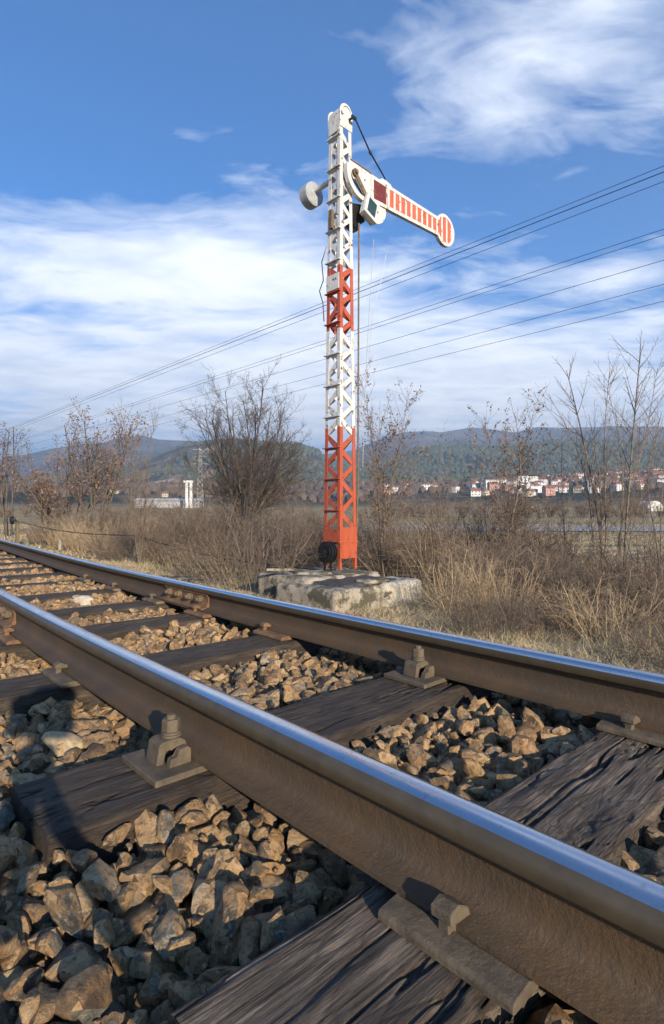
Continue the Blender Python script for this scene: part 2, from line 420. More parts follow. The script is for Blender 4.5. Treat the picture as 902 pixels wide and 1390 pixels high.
# ---------------------------------------------------------------- setting: terrain, ground sheet
def terrain():
    rad = np.concatenate([[0.0], np.geomspace(.25, 9500, 300)])
    az = np.concatenate([np.linspace(-math.pi, -.75, 60, endpoint=False), np.linspace(-.75, .75, 561), np.linspace(.75, math.pi, 61)[1:-1]])
    nr, na = len(rad), len(az)
    Rr, A = np.meshgrid(rad[1:], az, indexing='ij')
    X = Rr * np.sin(A); Y = Rr * np.cos(A); Z = ground_z(X, Y)
    V = np.concatenate([[[0, 0, float(ground_z(0, 0))]], np.stack([X, Y, Z], -1).reshape(-1, 3)])
    i, j = np.meshgrid(np.arange(nr - 2), np.arange(na), indexing='ij')
    a = 1 + i * na + j; b = 1 + i * na + (j + 1) % na
    q = np.stack([a, a + na, b + na, b], -1).reshape(-1, 4)
    jj = np.arange(na); t = np.stack([np.zeros(na, int), 1 + jj, 1 + (jj + 1) % na], -1)
    m, nt, bs = mat('valley_ground'); h = N(nt)
    v = h.coord()
    # distance from the track, in metres, decides which ground cover it is
    geo = h.new('ShaderNodeTexCoord'); ln = h.new('ShaderNodeVectorMath', operation='LENGTH'); h.link(geo.outputs['Object'], ln.inputs[0])
    d = ln.outputs['Value']
    soil = h.ramp(h.noise(v, 9, 8, .7), [(.3, (.20, .15, .095)), (.5, (.33, .26, .17)), (.7, (.46, .38, .27))])
    soil = h.mix(h.ramp(h.noise(v, 60, 6, .7), [(.45, 0.0), (.65, .7)]), soil, (.42, .35, .25))
    soil = h.mix(h.ramp(h.noise(v, 1.2, 3, .6), [(.5, 0.0), (.65, .35)]), soil, (.10, .11, .045))
    fieldc = h.ramp(h.noise(h.coord(scale=(.25, 1, 1)), .35, 8, .7), [(.3, (.24, .18, .10)), (.5, (.36, .28, .165)), (.62, (.25, .225, .115)), (.75, (.42, .33, .20))])
    near = h.math('MULTIPLY', h.math('SUBTRACT', d, 9.0), .12, clamp=True)
    c = h.mix(near, soil, fieldc)
    fo = h.ramp(h.noise(v, .0042, 8, .62), [(.36, (.12, .085, .06)), (.45, (.20, .15, .10)), (.50, (.040, .052, .028)), (.60, (.024, .038, .020)), (.72, (.07, .062, .036))])
    fo = h.mix(h.ramp(h.noise(v, .011, 5, .6), [(.58, 0.0), (.66, .8)]), fo, (.33, .26, .17))
    fo = h.mix(h.ramp(h.voro(v, .075), [(.15, 0.0), (.75, .75)]), fo, (.012, .016, .010))
    c = h.mix(h.math('MULTIPLY', h.math('SUBTRACT', d, 330.0), .006, clamp=True), c, fo)
    # the bare cut of a quarry on the left hillside
    def spot(x, y, rx, ry, c, colr):
        mp = h.new('ShaderNodeMapping'); mp.vector_type = 'POINT'
        mp.inputs['Location'].default_value = (-x / rx, -y / ry, 0); mp.inputs['Scale'].default_value = (1 / rx, 1 / ry, 0)
        h.link(geo.outputs['Object'], mp.inputs['Vector'])
        l = h.new('ShaderNodeVectorMath', operation='LENGTH'); h.link(mp.outputs[0], l.inputs[0])
        k = h.math('ADD', l.outputs['Value'], h.math('MULTIPLY_ADD', h.noise(v, .02, 6, .7), 1.6, -.8))
        return h.mix(h.ramp(k, [(.62, 1.0), (.85, 0.0)]), c, colr)
    c = spot(-420, 1290, 55, 190, c, (.46, .36, .23))
    c = spot(-330, 1500, 26, 90, c, (.40, .32, .21))
    c = spot(-395, 1850, 30, 120, c, (.38, .31, .21))
    c = spot(560, 1150, 90, 120, c, (.33, .27, .18))
    c = spot(200, 1300, 50, 90, c, (.36, .28, .19))
    c = spot(330, 1600, 70, 60, c, (.34, .28, .18))
    c = spot(-130, 1700, 45, 90, c, (.36, .29, .2))
    c = spot(240, 1750, 60, 90, c, (.33, .26, .19))
    setin(nt, bs, 'Base Color', c); setin(nt, bs, 'Roughness', .95); bs.inputs['Specular IOR Level'].default_value = .15
    bb = h.bump(h.noise(v, 40, 6, .7), .6, .02)
    bb = h.bump(h.noise(v, .05, 6, .7), .6, 14.0, bb)
    setin(nt, bs, 'Normal', bb)
    M['terrain'] = m
    o = link('terrain', npmesh('terrain', V, [q, t], ['terrain'], True)); tag(o, kind='structure')
terrain()

# road across the field
def road():
    simple('asphalt_pale', (.27, .265, .255), (.36, .355, .34), .6, .8, 0, .2, .002)
    xs = np.linspace(-6, 60, 60); V = []
    for x in xs:
        yc = 32.0 - .03 * x
        for w in (-5.0, 5.0):
            V.append((x, yc + w, float(ground_z(x, yc + w)) + .05))
    V = np.array(V); i = np.arange(len(xs) - 1) * 2
    o = link('road', npmesh('road', V, np.stack([i, i + 2, i + 3, i + 1], -1), ['asphalt_pale'])); tag(o, kind='structure')
road()

# ---------------------------------------------------------------- stones
def ico(sub):
    bm = bmesh.new(); bmesh.ops.create_icosphere(bm, subdivisions=sub, radius=1)
    V = np.array([v.co for v in bm.verts]); Fc = np.array([[v.index for v in f.verts] for f in bm.faces]); bm.free()
    return V, Fc
def rock_shape(rng, V, rough=.04, npl=11):
    U = V / np.linalg.norm(V, axis=1, keepdims=True)
    pn = rng.normal(size=(npl, 3)); pn /= np.linalg.norm(pn, axis=1, keepdims=True)
    pd = rng.uniform(.42, .95, npl)
    dots = U @ pn.T
    rr = np.where(dots > .08, pd / np.maximum(dots, .08), 9)
    k = 70.0
    r = -np.log(np.sum(np.exp(-k * np.minimum(rr, 2.2)), 1) + math.exp(-k * 1.25)) / k
    P = U * r[:, None]
    o = rng.uniform(0, 50, 3)
    P *= (1 + rough * fbm(P[:, 0] * 3 + o[0], P[:, 1] * 3 + o[1], P[:, 2] * 3 + o[2], 4))[:, None]
    P *= rng.uniform([1.0, .75, .6], [1.45, 1.1, .95])
    return P
def rotmats(rng, n):
    q = rng.normal(size=(n, 4)); q /= np.linalg.norm(q, axis=1, keepdims=True); w, x, y, z = q.T
    return np.stack([np.stack([1 - 2 * (y * y + z * z), 2 * (x * y - z * w), 2 * (x * z + y * w)], -1),
                     np.stack([2 * (x * y + z * w), 1 - 2 * (x * x + z * z), 2 * (y * z - x * w)], -1),
                     np.stack([2 * (x * z - y * w), 2 * (y * z + x * w), 1 - 2 * (x * x + y * y)], -1)], 1)
SLEEPERS = [(-2.2, .21), (-1.55, .21), (-.9, .21), (-.24, .21), (.425, .21), (1.05, .235), (1.83, .205), (2.50, .20), (3.04, .20)] + [(3.70 + .65 * i, .20) for i in range(24)]
RAILN = (.605, 1.423)
SL0, SL1 = .27, 1.765
def poisson(rng, s0, s1, n0, n1, d):
    """dart throwing on a grid, jittered"""
    cs = np.arange(s0, s1, d); cn = np.arange(n0, n1, d * .9)
    S, Nn = np.meshgrid(cs, cn, indexing='ij')
    S = S + (np.arange(len(cn)) % 2)[None, :] * d / 2
    S = S + rng.uniform(-.33, .33, S.shape) * d; Nn = Nn + rng.uniform(-.33, .33, S.shape) * d
    return S.ravel(), Nn.ravel()
def ballast():
    rng = np.random.default_rng(5)
    Vs = []; Fs = []; off = 0
    sets = {3: [], 2: [], 1: []}
    for sub in sets:
        V, Fc = ico(sub); rg = np.random.default_rng(40 + sub)
        sets[sub] = ([rock_shape(rg, V, .05 if sub > 2 else .07) for _ in range(22)], Fc)
    def place(sub, S, Nn, Z, size):
        nonlocal off
        shapes, Fc = sets[sub]
        n = len(S); idx = rng.integers(0, len(shapes), n); Rm = rotmats(rng, n)
        pos = track(S, Nn, 0); pos[:, 2] = Z
        base = np.stack(shapes)[idx] * size[:, None, None]
        P = np.einsum('nij,nvj->nvi', Rm, base)
        P[:, :, 2] *= .85
        P += pos[:, None, :]
        nv = base.shape[1]
        Vs.append(P.reshape(-1, 3)); Fs.append((Fc[None] + (off + np.arange(n) * nv)[:, None, None]).reshape(-1, 3)); off += n * nv
    def surf(S, Nn):
        # height of the top of the stones' centres: low beside the sleepers, heaped between
        z = -.045 + .014 * fbm(S * 3, Nn * 3, 2.0, 3)
        inside = (Nn > SL0) & (Nn < SL1)
        z = np.where(inside, z - .004 + .016 * np.clip((S - 1.9) / .6, 0, 1) + .012 * np.clip((S - 3) / 1., 0, 1), z)
        z = np.where(Nn < .42, z - .0 - .012 * np.clip((.42 - Nn) / .5, 0, 1), z)
        z = z - np.clip((Nn - 1.72) / .35, 0, 1) * .06
        z = z - np.clip((-.55 - Nn) / .6, 0, 1) * .2
        return z
    def clear(S, Nn, sz):
        ok = np.ones(len(S), bool)
        for c, w in SLEEPERS:
            m = (Nn > SL0 - .01) & (Nn < SL1 + .01)
            ok &= ~(m & (np.abs(S - c) < w / 2 + sz * .42))
        return ok
    def layer(s0, s1, n0, n1, d, smin, smax, dz, sub, keep=1.0):
        S, Nn = poisson(rng, s0, s1, n0, n1, d)
        sz = smin + (smax - smin) * rng.random(len(S)) ** 1.6
        k = clear(S, Nn, sz) & (rng.random(len(S)) < keep)
        # no stones inside the rails
        for rn in RAILN: k &= ~((np.abs(Nn - rn) < .052 + sz * .2) & (dz > -.01))
        S, Nn, sz = S[k], Nn[k], sz[k]
        Z = surf(S, Nn) + dz + rng.uniform(-.006, .006, len(S)) - sz * .25
        for rn in RAILN:
            under = np.abs(Nn - rn) < .05 + sz
            Z = np.where(under, np.minimum(Z, .006 - sz * .85), Z)
        place(sub, S, Nn, Z, sz)
    # near, detailed
    layer(-.5, 1.95, -.75, 2.0, .044, .026, .040, -.026, 2)
    layer(-.35, 1.95, -.65, 1.95, .047, .021, .045, .004, 3)
    layer(-.35, 1.95, -.65, 1.9, .070, .013, .038, .026, 3, .85)
    layer(-.35, 1.95, -.65, 1.95, .030, .006, .014, -.004, 1, .8)
    layer(-.35, 1.95, -.65, 1.95, .034, .005, .012, .012, 1, .5)
    # middle
    layer(1.95, 4.6, -.6, 2.0, .048, .030, .042, -.025, 1)
    layer(1.95, 4.6, -.6, 1.95, .050, .024, .042, .008, 2)
    layer(1.95, 4.6, -.5, 1.9, .085, .016, .036, .028, 2, .8)
    # far
    layer(4.6, 19, -.4, 1.95, .070, .030, .050, .004, 1)
    layer(-3.2, -.35, -.9, 2.0, .062, .030, .050, .004, 2)
    V = np.concatenate(Vs); Fc = np.concatenate(Fs)
    o = link('ballast', npmesh('ballast', V, Fc, ['stone'], True))
    o.data.set_sharp_from_angle(angle=R_(20))
    tag(o, 'tan and grey crushed stone heaped between and beside the sleepers', 'gravel', kind='stuff')
ballast()

def loose_stone(seed, size, loc, material, label, flat=.8, rz=0.0):
    rng = np.random.default_rng(seed); V, Fc = ico(4)
    P = rock_shape(rng, V, .035, 12) * size
    a = rng.uniform(0, 6.28); P = P @ rotmats(rng, 1)[0].T; P[:, 2] *= flat
    P[:, 2] -= P[:, 2].min()
    o = link('stone', npmesh('stone', P, Fc, [material], True)); o.location = loc
    tag(o, label, 'stone')
    return o
p = track(1.36, .43, -.055); loose_stone(21, .042, p, 'cream_stone', 'cream coloured angular stone in the ballast beside the bolted near rail')
p = track(3.38, 1.08, -.05); loose_stone(8, .052, p, 'white_stone', 'large whitish stone lying between two sleepers, far left inside the rails')
p = track(4.28, .96, -.045); loose_stone(14, .040, p, 'white_stone', 'whitish stone between the sleepers at the left edge of the photo', .7)

# ---------------------------------------------------------------- sleepers
def sleeper(c, w, material, label, crack, seed):
    L = SL1 - SL0; H = .13
    nx, ny, nz = (260, 110 if crack > .02 else 56, 14) if c < 4 else (50, 10, 4)
    def dz(x, y, z, amp):
        cr = fbm(x * 3 + seed, y * 30 + seed * 3.1, z * 30., 4)
        ck = np.abs(fbm(x * 1.5 + 7 + seed, y * 27 + .8 * fbm(x * 2.4, y * 3, seed, 3), z * 18. + seed, 3))
        groove = -np.clip(1 - ck / .040, 0, 1) ** .8 * crack * np.clip(fbm(x * 2.5, y * 5 + seed, 4.4, 2) * 1.6 + .55, 0, 1)
        c2 = np.abs(fbm(x * 11 + seed, y * 9 + 3, z * 9., 3))
        chk = -np.clip(1 - c2 / .05, 0, 1) * crack * .45 * np.clip(fbm(x * 4 + 9, y * 5 + seed, 8.4, 2) * 2 + .25, 0, 1)
        return amp * cr * .0035 + groove + chk
    xs = np.linspace(0, 1, nx + 1); ys = np.linspace(0, 1, ny + 1); zs = np.linspace(0, 1, nz + 1)
    Vl = []; Fl = []; off = 0
    def add(P, n, m):
        nonlocal off
        i, j = np.meshgrid(np.arange(n), np.arange(m), indexing='ij'); a = off + i * (m + 1) + j
        Fl.append(np.stack([a, a + m + 1, a + m + 2, a + 1], -1).reshape(-1, 4)); Vl.append(P.reshape(-1, 3)); off += len(Vl[-1])
    def edge(x, side):   # ragged long edges
        return .006 * fbm(x * 5 + side * 31 + seed, seed * 1.7, 0, 4)
    def W(x, side): return w / 2 * side + edge(x, side)
    rd = .011
    # cross-section path: side, rounded edge, top, rounded edge, side
    path = [(-1, -H, 0)] + [(-1, -H + t * (H - rd), 0) for t in np.linspace(.1, .9, 8)] + [(-1, -rd, 0), (-1, -rd * .4, rd * .25), (-1, 0, rd)]
    tops = [(t, 0, None) for t in np.linspace(-1, 1, ny + 1)[1:-1]]
    prof_ = [(-1, z, i) for (_, z, i) in path] + tops + [(1, z, i) for (_, z, i) in path[::-1]]
    X = xs * L
    P = np.zeros((nx + 1, len(prof_), 3))
    for k, (sd, z, ins) in enumerate(prof_):
        if ins is None:
            y = (W(X, -1) + rd) * (1 - sd) / 2 + (W(X, 1) - rd) * (1 + sd) / 2
            zz = dz(X, y, 0.0, 1.0)
            P[:, k] = np.stack([X, y, zz + 0 * X], -1)
        else:
            y = W(X, sd) - sd * ins
            dd = dz(X, np.full_like(X, sd * .3 + z), z * 1.0, 1.0)
            side = z < -rd * .9
            P[:, k] = np.stack([X, y + (sd * dd * .5 if side else 0), (z if side else z + dd * .6) + 0 * X], -1)
    endn = .004 * fbm(P[:, :, 1] * 20, P[:, :, 2] * 20, seed, 3)
    P[:, :, 0] += np.where(xs[:, None] < 1e-6, endn, 0) + np.where(xs[:, None] > 1 - 1e-6, endn, 0)
    add(P, nx, len(prof_) - 1)
    me_f = [Fl[0]]
    # end caps as fans
    np_ = len(prof_); first = np.arange(np_); last = np.arange(np_) + nx * np_
    V = np.concatenate([Vl[0], [P[0].mean(0)], [P[-1].mean(0)]])
    c0 = len(V) - 2; c1 = len(V) - 1
    i = np.arange(np_)
    t0 = np.stack([np.full(np_, c0), i, (i + 1) % np_], -1)
    t1 = np.stack([np.full(np_, c1), nx * np_ + (i + 1) % np_, nx * np_ + i], -1)
    me = npmesh('sleeper', V, [Fl[0], t0, t1], [material], True)
    o = link('sleeper', me)
    a = track(c, SL0); b = track(c, SL1)
    o.location = a; o.rotation_euler = (0, 0, math.atan2(b[1] - a[1], b[0] - a[0]))
    tag(o, label, 'sleeper', 'wooden sleepers under the rails')
labels = {.425: 'deeply cracked grey brown wooden sleeper crossing at the lower right',
          1.05: 'dark wooden sleeper carrying the tall bolted rail clamps on both rails',
          1.83: 'dark smooth wooden sleeper just beyond the one with the bolted clamps',
          2.50: 'dark wooden sleeper just on the near side of the rail joint',
          3.04: 'dark wooden sleeper just beyond the bolted rail joint',
          3.70: 'wooden sleeper beyond the whitish stone left of the rail joint'}
for i, (c, w) in enumerate(SLEEPERS):
    if c < -.3 or c > 15: continue
    g = c < .9
    lab = labels.get(round(c, 3), None)
    if lab is None: lab = 'narrow dark strip of a far wooden sleeper near the left edge' if c > 3 else 'wooden sleeper at the right corner of the photo under the near rail'
    sleeper(c, w, 'sleeper_grey' if g else 'sleeper_dark', lab, .022 if g else (.010 if i % 2 else .006), i * 3.7 + 1)

# ---------------------------------------------------------------- rails
ZB = .014; RH = .12
def rail_profile(sign):
    # (x across: + is the gauge side, z, mat) polyline going round
    pts = [(-.050, 0), (.050, 0), (.050, .008), (.030, .0125), (.014, .018), (.0075, .027), (.0062, .045), (.0062, .064), (.0085, .076), (.016, .0835),
           (.0265, .087), (.0282, .090), (.0282, .107), (.0265, .1135), (.022, .1178), (.014, .1195), (.002, .120), (-.008, .1190), (-.018, .1155), (-.0245, .110),
           (-.0278, .104), (-.0282, .098), (-.0282, .090), (-.0265, .087), (-.016, .0835), (-.0085, .076), (-.0062, .064), (-.0062, .045), (-.0075, .027), (-.014, .018), (-.030, .0125), (-.050, .008)]
    return [(x * sign, z) for x, z in pts]
def make_rail(name, nc, sign, s0, s1, label, extra=0.0):
    pr = rail_profile(sign)
    ss = np.arange(s0, s1, .05) if s1 - s0 < 6 else np.concatenate([np.arange(s0, min(s1, 6), .05), np.arange(max(s0, 6), s1, .25)])
    ss = np.append(ss, s1)
    K = len(pr); V = []
    for x, z in pr: V.append(track(ss, nc + x, z + ZB))
    V = np.stack(V, 1); n = len(ss)
    i, j = np.meshgrid(np.arange(n - 1), np.arange(K), indexing='ij')
    a = i * K + j; b = i * K + (j + 1) % K
    q = np.stack([a, b, b + K, a + K], -1)
    mi = np.zeros((n - 1, K), int)
    mi[:, 12:18] = 1; mi[:, 18:23] = 2; mi[:, 10:12] = 2
    Vf = V.reshape(-1, 3)
    if sign < 0: q = q[..., ::-1]
    caps0 = np.arange(K)[None]; caps1 = (np.arange(K) + (n - 1) * K)[None]
    me = npmesh(name, Vf, [q.reshape(-1, 4), caps0, caps1], ['rail', 'rail_top', 'rail_side'], True, np.concatenate([mi.ravel(), [0, 0]]))
    bmx = bmesh.new(); bmx.from_mesh(me); bmesh.ops.recalc_face_normals(bmx, faces=bmx.faces)
    for e in bmx.edges:
        if len(e.link_faces) == 2 and e.calc_face_angle(0) > R_(38): e.smooth = False
    bmx.to_mesh(me); bmx.free()
    o = link(name, me); tag(o, label, 'rail', 'steel rails of the track')
    return o
JN, JF = 2.88, 2.73
make_rail('rail', RAILN[0], 1, -4, JN - .003, 'near steel rail with polished top running from the left edge to the lower right corner')
make_rail('rail', RAILN[0], 1, JN + .003, 20, 'short piece of the near rail beyond its joint, at the left edge')
make_rail('rail', RAILN[1], -1, -4, JF - .003, 'far steel rail, the long piece right of the four bolt joint')
make_rail('rail', RAILN[1], -1, JF + .003, 20, 'far steel rail, the piece left of the four bolt joint')

def frame_at(s, n, z=0):
    p = track(s, n, z); return tuple(p), TH + s / RAD * 1.0     # local x across (away), y along (away)
# track direction rotates by -? : compute it
def rz_at(s):
    a = track(s, 1.0); b = track(s, 2.0); return math.atan2(b[1] - a[1], b[0] - a[0])

def hexnut(mb, x, y, z0, z1, r, axis='z'):
    if axis == 'z': mb.cyl((x, y, z0), (x, y, z1), r, n=6)
    return mb
def joint(s, nc, label):
    t = empty('fishplate_joint', tuple(track(s, nc, ZB)), rz_at(s)); tag(t, label, 'rail joint', 'bolted rail joints')
    for side in (-1, 1):
        m = MB()
        pr = [(.0085, .018), (.020, .018), (.026, .022), (.022, .032), (.017, .045), (.017, .068), (.023, .078), (.023, .083), (.0165, .082), (.0085, .074)]
        m.prism([(side * x, -.24, z) for x, z in pr], (0, .48, 0))
        m.prism([(side * x, -.238, z) for x, z in ((.024, .0145), (.052, .0095), (.052, .014), (.026, .0215))], (0, .476, 0))
        m.build('fishplate', 'orange_rust' if side < 0 else 'rusty_iron', t)
        for k in range(4):
            y = (-.175, -.062, .062, .175)[k]
            b = MB(); b.cyl((side * .017, y, .056), (side * .022, y, .056), .020, n=20)
            b.cyl((side * .022, y, .056), (side * .040, y, .056), .0175, n=6)
            b.cyl((side * .040, y, .056), (side * .052, y, .056), .010, n=12)
            b.build('nut', 'rusty_iron', t, .001)
joint(JF, RAILN[1], 'rusty four bolt joint bar on the far rail')
joint(JN, RAILN[0], 'rusty joint bar on the near rail, cut by the left edge')

def clamp_fastening(s, nc, label):
    """ribbed base plate with two bolted bridge clips (x across the rail)"""
    t = empty('rail_clamp', tuple(track(s, nc, .0)), rz_at(s)); tag(t, label, 'rail clamp', 'bolted rail clamps')
    m = MB(); m.box(-.145, .145, -.078, .078, .001, .0135); m.build('base_plate', 'dusty_iron', t, .0015)
    for sd in (-1, 1):
        for y in (-1, 1):       # the ribs that hold the bolt head
            m = MB()
            x0, x1 = .056, .102
            o = [(sd * x0, .0135), (sd * x1, .0135), (sd * (x1 - .004), .030), (sd * .086, .030), (sd * .080, .044), (sd * .062, .046), (sd * .056, .040)]
            m.prism([(x, y * .030, z) for x, z in o], (0, y * .016, 0)); m.build('rib', 'dusty_iron', t, .0012)
        m = MB()                # bridge clip: an arch with two feet
        pr = [(.050, .0225), (.066, .0225), (.071, .042), (.099, .042), (.104, .0145), (.118, .0145), (.112, .052), (.102, .058), (.068, .058), (.056, .050)]
        pts = [(sd * x, -.024, z) for x, z in pr]
        m.prism(pts, (0, .048, 0)); m.build('clip', 'dusty_iron', t, .0015)
        m = MB(); xb = sd * .076
        m.cyl((xb, 0, .058), (xb, 0, .063), .021, n=24); m.cyl((xb, 0, .0632), (xb, 0, .068), .0195, n=24); m.build('washer', 'dusty_iron', t, .001)
        m = MB(); m.cyl((xb, 0, .068), (xb, 0, .092), .0195, .0185, n=6); m.build('nut', 'dusty_iron', t, .0015)
        m = MB(); m.cyl((xb, 0, .03), (xb, 0, .100), .0095, n=14); m.build('bolt', 'dusty_iron', t, .002)
    return t
clamp_fastening(1.045, RAILN[0], 'dusty bolted clamp and base plate on the near rail, nut standing up')
clamp_fastening(1.075, RAILN[1], 'dusty bolted clamp and base plate on the far rail, behind the gravel bay')

def tie_plate(s, nc, label, material='dusty_iron', spikes=((-.064, .03), (.064, -.03)), ln=.10):
    t = empty('tie_plate', tuple(track(s, nc, 0)), rz_at(s)); tag(t, label, 'tie plate', 'spiked tie plates under the rails')
    m = MB()
    pr = [(-.090, .001), (.090, .001), (.090, .010), (.086, .0142), (.054, .0175), (.051, .0135), (-.051, .0135), (-.054, .0175), (-.086, .0142), (-.090, .010)]
    m.prism([(x, -ln, z) for x, z in pr], (0, 2 * ln, 0)); m.build('plate', material, t, .0015)
    for x, y in spikes:
        sd = 1 if x > 0 else -1
        m = MB(); m.box(x - .008, x + .008, y - .008, y + .008, .005, .038)
        m.prism([(x - sd * .024, y - .017, .029), (x + sd * .012, y - .015, .030), (x + sd * .011, y - .013, .042), (x - sd * .006, y - .013, .047), (x - sd * .024, y - .014, .038)], (0, .030, 0))
        m.build('spike', 'orange_rust' if material == 'orange_rust' else 'dusty_iron', t, .0015)
tie_plate(.375, RAILN[0], 'thick dusty tie plate on the cracked sleeper at the bottom of the photo', spikes=((-.056, .012), (.064, -.03)), ln=.092)
tie_plate(.43, RAILN[1], 'tie plate with a raised spike under the far rail at the right edge', ln=.10, spikes=((-.066, .035), (.064, -.03)))
tie_plate(1.86, RAILN[1], 'orange rusty tie plate under the far rail on the sleeper beyond the clamps', 'orange_rust', spikes=((-.060, .06), (.064, -.03)))
tie_plate(1.80, RAILN[0], 'dust covered tie plate under the near rail at the left', 'dusty_iron')
tie_plate(2.50, RAILN[1], 'orange rusty tie plate at the right end of the far rail joint', 'orange_rust')
tie_plate(3.04, RAILN[1], 'rusty tie plate at the left end of the far rail joint', 'rusty_iron')
tie_plate(2.50, RAILN[0], 'orange rusty tie plate under the near rail beside its joint', 'orange_rust')
tie_plate(3.72, RAILN[1], 'small far tie plate with spike left of the joint, under the far rail', 'rusty_iron', spikes=((-.060, .0),))
tie_plate(4.36, RAILN[1], 'smallest far tie plate with spike near the left end of the far rail', 'rusty_iron', spikes=((-.060, .0),))

# ---------------------------------------------------------------- concrete base of the signal
SM = (.09, 6.2)           # foot of the mast
ZM = -.10
def mast_frame(x, y, z):  # local (across, along, up) -> world
    return Vector((SM[0] + NV[0] * x + DV[0] * y, SM[1] + NV[1] * x + DV[1] * y, z))
def rough_block(name, x0, x1, y0, y1, z0, z1, material, parent, seed, amp=.014, div=.035, rzoff=0.0):
    bm = bmesh.new()
    nx = max(2, int((x1 - x0) / div)); ny = max(2, int((y1 - y0) / div)); nz = max(2, int((z1 - z0) / div))
    grid = {}
    def vert(i, j, k):
        if (i, j, k) not in grid:
            grid[(i, j, k)] = bm.verts.new((x0 + (x1 - x0) * i / nx, y0 + (y1 - y0) * j / ny, z0 + (z1 - z0) * k / nz))
        return grid[(i, j, k)]
    for i in range(nx):
        for j in range(ny):
            for k in (0, nz): bm.faces.new([vert(i, j, k), vert(i + 1, j, k), vert(i + 1, j + 1, k), vert(i, j + 1, k)])
    for i in range(nx):
        for k in range(nz):
            for j in (0, ny): bm.faces.new([vert(i, j, k), vert(i + 1, j, k), vert(i + 1, j, k + 1), vert(i, j, k + 1)])
    for j in range(ny):
        for k in range(nz):
            for i in (0, nx): bm.faces.new([vert(i, j, k), vert(i, j + 1, k), vert(i, j + 1, k + 1), vert(i, j, k + 1)])
    bmesh.ops.recalc_face_normals(bm, faces=bm.faces)
    vs = list(bm.verts); P = np.array([v.co for v in vs])
    c = np.array([(x0 + x1) / 2, (y0 + y1) / 2, (z0 + z1) / 2]); h_ = np.array([(x1 - x0) / 2, (y1 - y0) / 2, (z1 - z0) / 2])
    rel = (P - c); ex = np.clip((np.abs(rel) - (h_ - .03)) / .03, 0, 1); corner = np.sort(ex, 1)[:, 1]
    for ax in range(3):
        P[:, ax] += amp * fbm(P[:, 0] * 7 + seed + ax * 9, P[:, 1] * 7, P[:, 2] * 7, 4)
    P -= rel * (corner * .035 / np.linalg.norm(h_))[:, None] * (1 + .8 * fbm(P[:, 0] * 12, P[:, 1] * 12, P[:, 2] * 12 + seed, 3))[:, None]
    for v, p_ in zip(vs, P): v.co = p_
    me = bpy.data.meshes.new(name); bm.to_mesh(me); bm.free(); me.materials.append(M[material])
    for p_ in me.polygons: p_.use_smooth = True
    o = link(name, me, parent); return o
# local frame of the base: origin at its near corner
BC = Vector((.052, 4.9, 0)); t_rz = TH
def base_thing(name, label, cat):
    t = empty(name, (BC.x, BC.y, -.40), TH); return tag(t, label, cat)
t = base_thing('signal_foundation', 'mossy cracked concrete slab under the signal mast', 'base')
rough_block('slab', 0, .60, 0, .92, -.1, .205, 'concrete', t, 3.0)
rough_block('footing', .14, 1.2, .55, 1.42, -.1, .255, 'concrete', t, 8.0, .02)
rough_block('tar_patch', .18, .98, .10, .62, .0, .232, 'tar', t, 5.0, .02)
rough_block('flake', .45, .80, .06, .26, .215, .25, 'concrete', t, 15.0, .018)
t = base_thing('concrete_block', 'squared pale concrete block at the right end of the signal base', 'block')
rough_block('block', .63, 1.2, -.02, .42, -.15, .222, 'pale_concrete', t, 12.0)
o = rough_block('concrete_slab', 0, .42, 0, .30, 0, .035, 'concrete', None, 17.0, .012, .025)
o.location = at(402, 783, 5.75); o.rotation_euler = (0, 0, .35); tag(o, 'small flat broken slab lying at the left end of the signal base', 'slab')
m = MB(); m.box(0, .30, 0, .035, 0, .022); o = m.build('plank', 'concrete', None, .003)
o.location = at(362, 775, 5.6); o.rotation_euler = (0, 0, .05); tag(o, 'thin whitish strip of wood on the left end of the signal base', 'plank')
rough_block('rubble', 0, 0, 0, 0, 0, 0, 'concrete', None, 0) if False else None

# ---------------------------------------------------------------- semaphore
ZT = 4.98
def wd(z): return (.262 + (.168 - .262) * (z - ZM) / (ZT - ZM)) / 2
BANDS = [(ZM, 1.43, 1), (1.43, 2.50, 0), (2.50, 3.19, 1), (3.19, 9, 0)]
def bi(z):
    for a, b, k in BANDS:
        if z < b: return k
    return 0
sem = empty('semaphore_signal', (SM[0], SM[1], ZM), TH)
tag(sem, 'white and orange lattice railway signal mast with striped arm pointing right', 'signal')
def L3(x, y, z): return (x, y, z - ZM)
PM = ['white_paint', 'orange_paint']
for cx in (-1, 1):
    for cy in (-1, 1):
        m = MB(); zs = [ZM + .10 if cx * cy else 0] + [1.43, 2.50, 3.19] + [4.80]
        for z0, z1 in zip(zs, zs[1:]):
            m.mi = bi((z0 + z1) / 2)
            w0, w1 = wd(z0), wd(z1)
            for dx, dy in ((1, 0), (0, 1)):      # the two legs of the angle section
                fl, th = .044, .005
                def pt(w, a, z):
                    x = cx * w; y = cy * w
                    if dx: return [(x, y, z), (x - cx * fl, y, z), (x - cx * fl, y - cy * th, z), (x, y - cy * th, z)]
                    return [(x, y - cy * (th + .0003), z), (x, y - cy * fl, z), (x - cx * th, y - cy * fl, z), (x - cx * th, y - cy * (th + .0003), z)]
                A = [m.bm.verts.new(L3(*p_)) for p_ in pt(w0, 0, z0)]; B = [m.bm.verts.new(L3(*p_)) for p_ in pt(w1, 0, z1)]
                m._f(A); m._f(B)
                for k in range(4): m._f([A[k], A[(k + 1) % 4], B[(k + 1) % 4], B[k]])
        m.mi = 1
        x = cx * wd(ZM); y = cy * wd(ZM); m.box(min(x, x - cx * .03), max(x, x - cx * .03), min(y, y - cy * .03), max(y, y - cy * .03), -.02, .0999)
        m.build('corner_post', PM, sem)
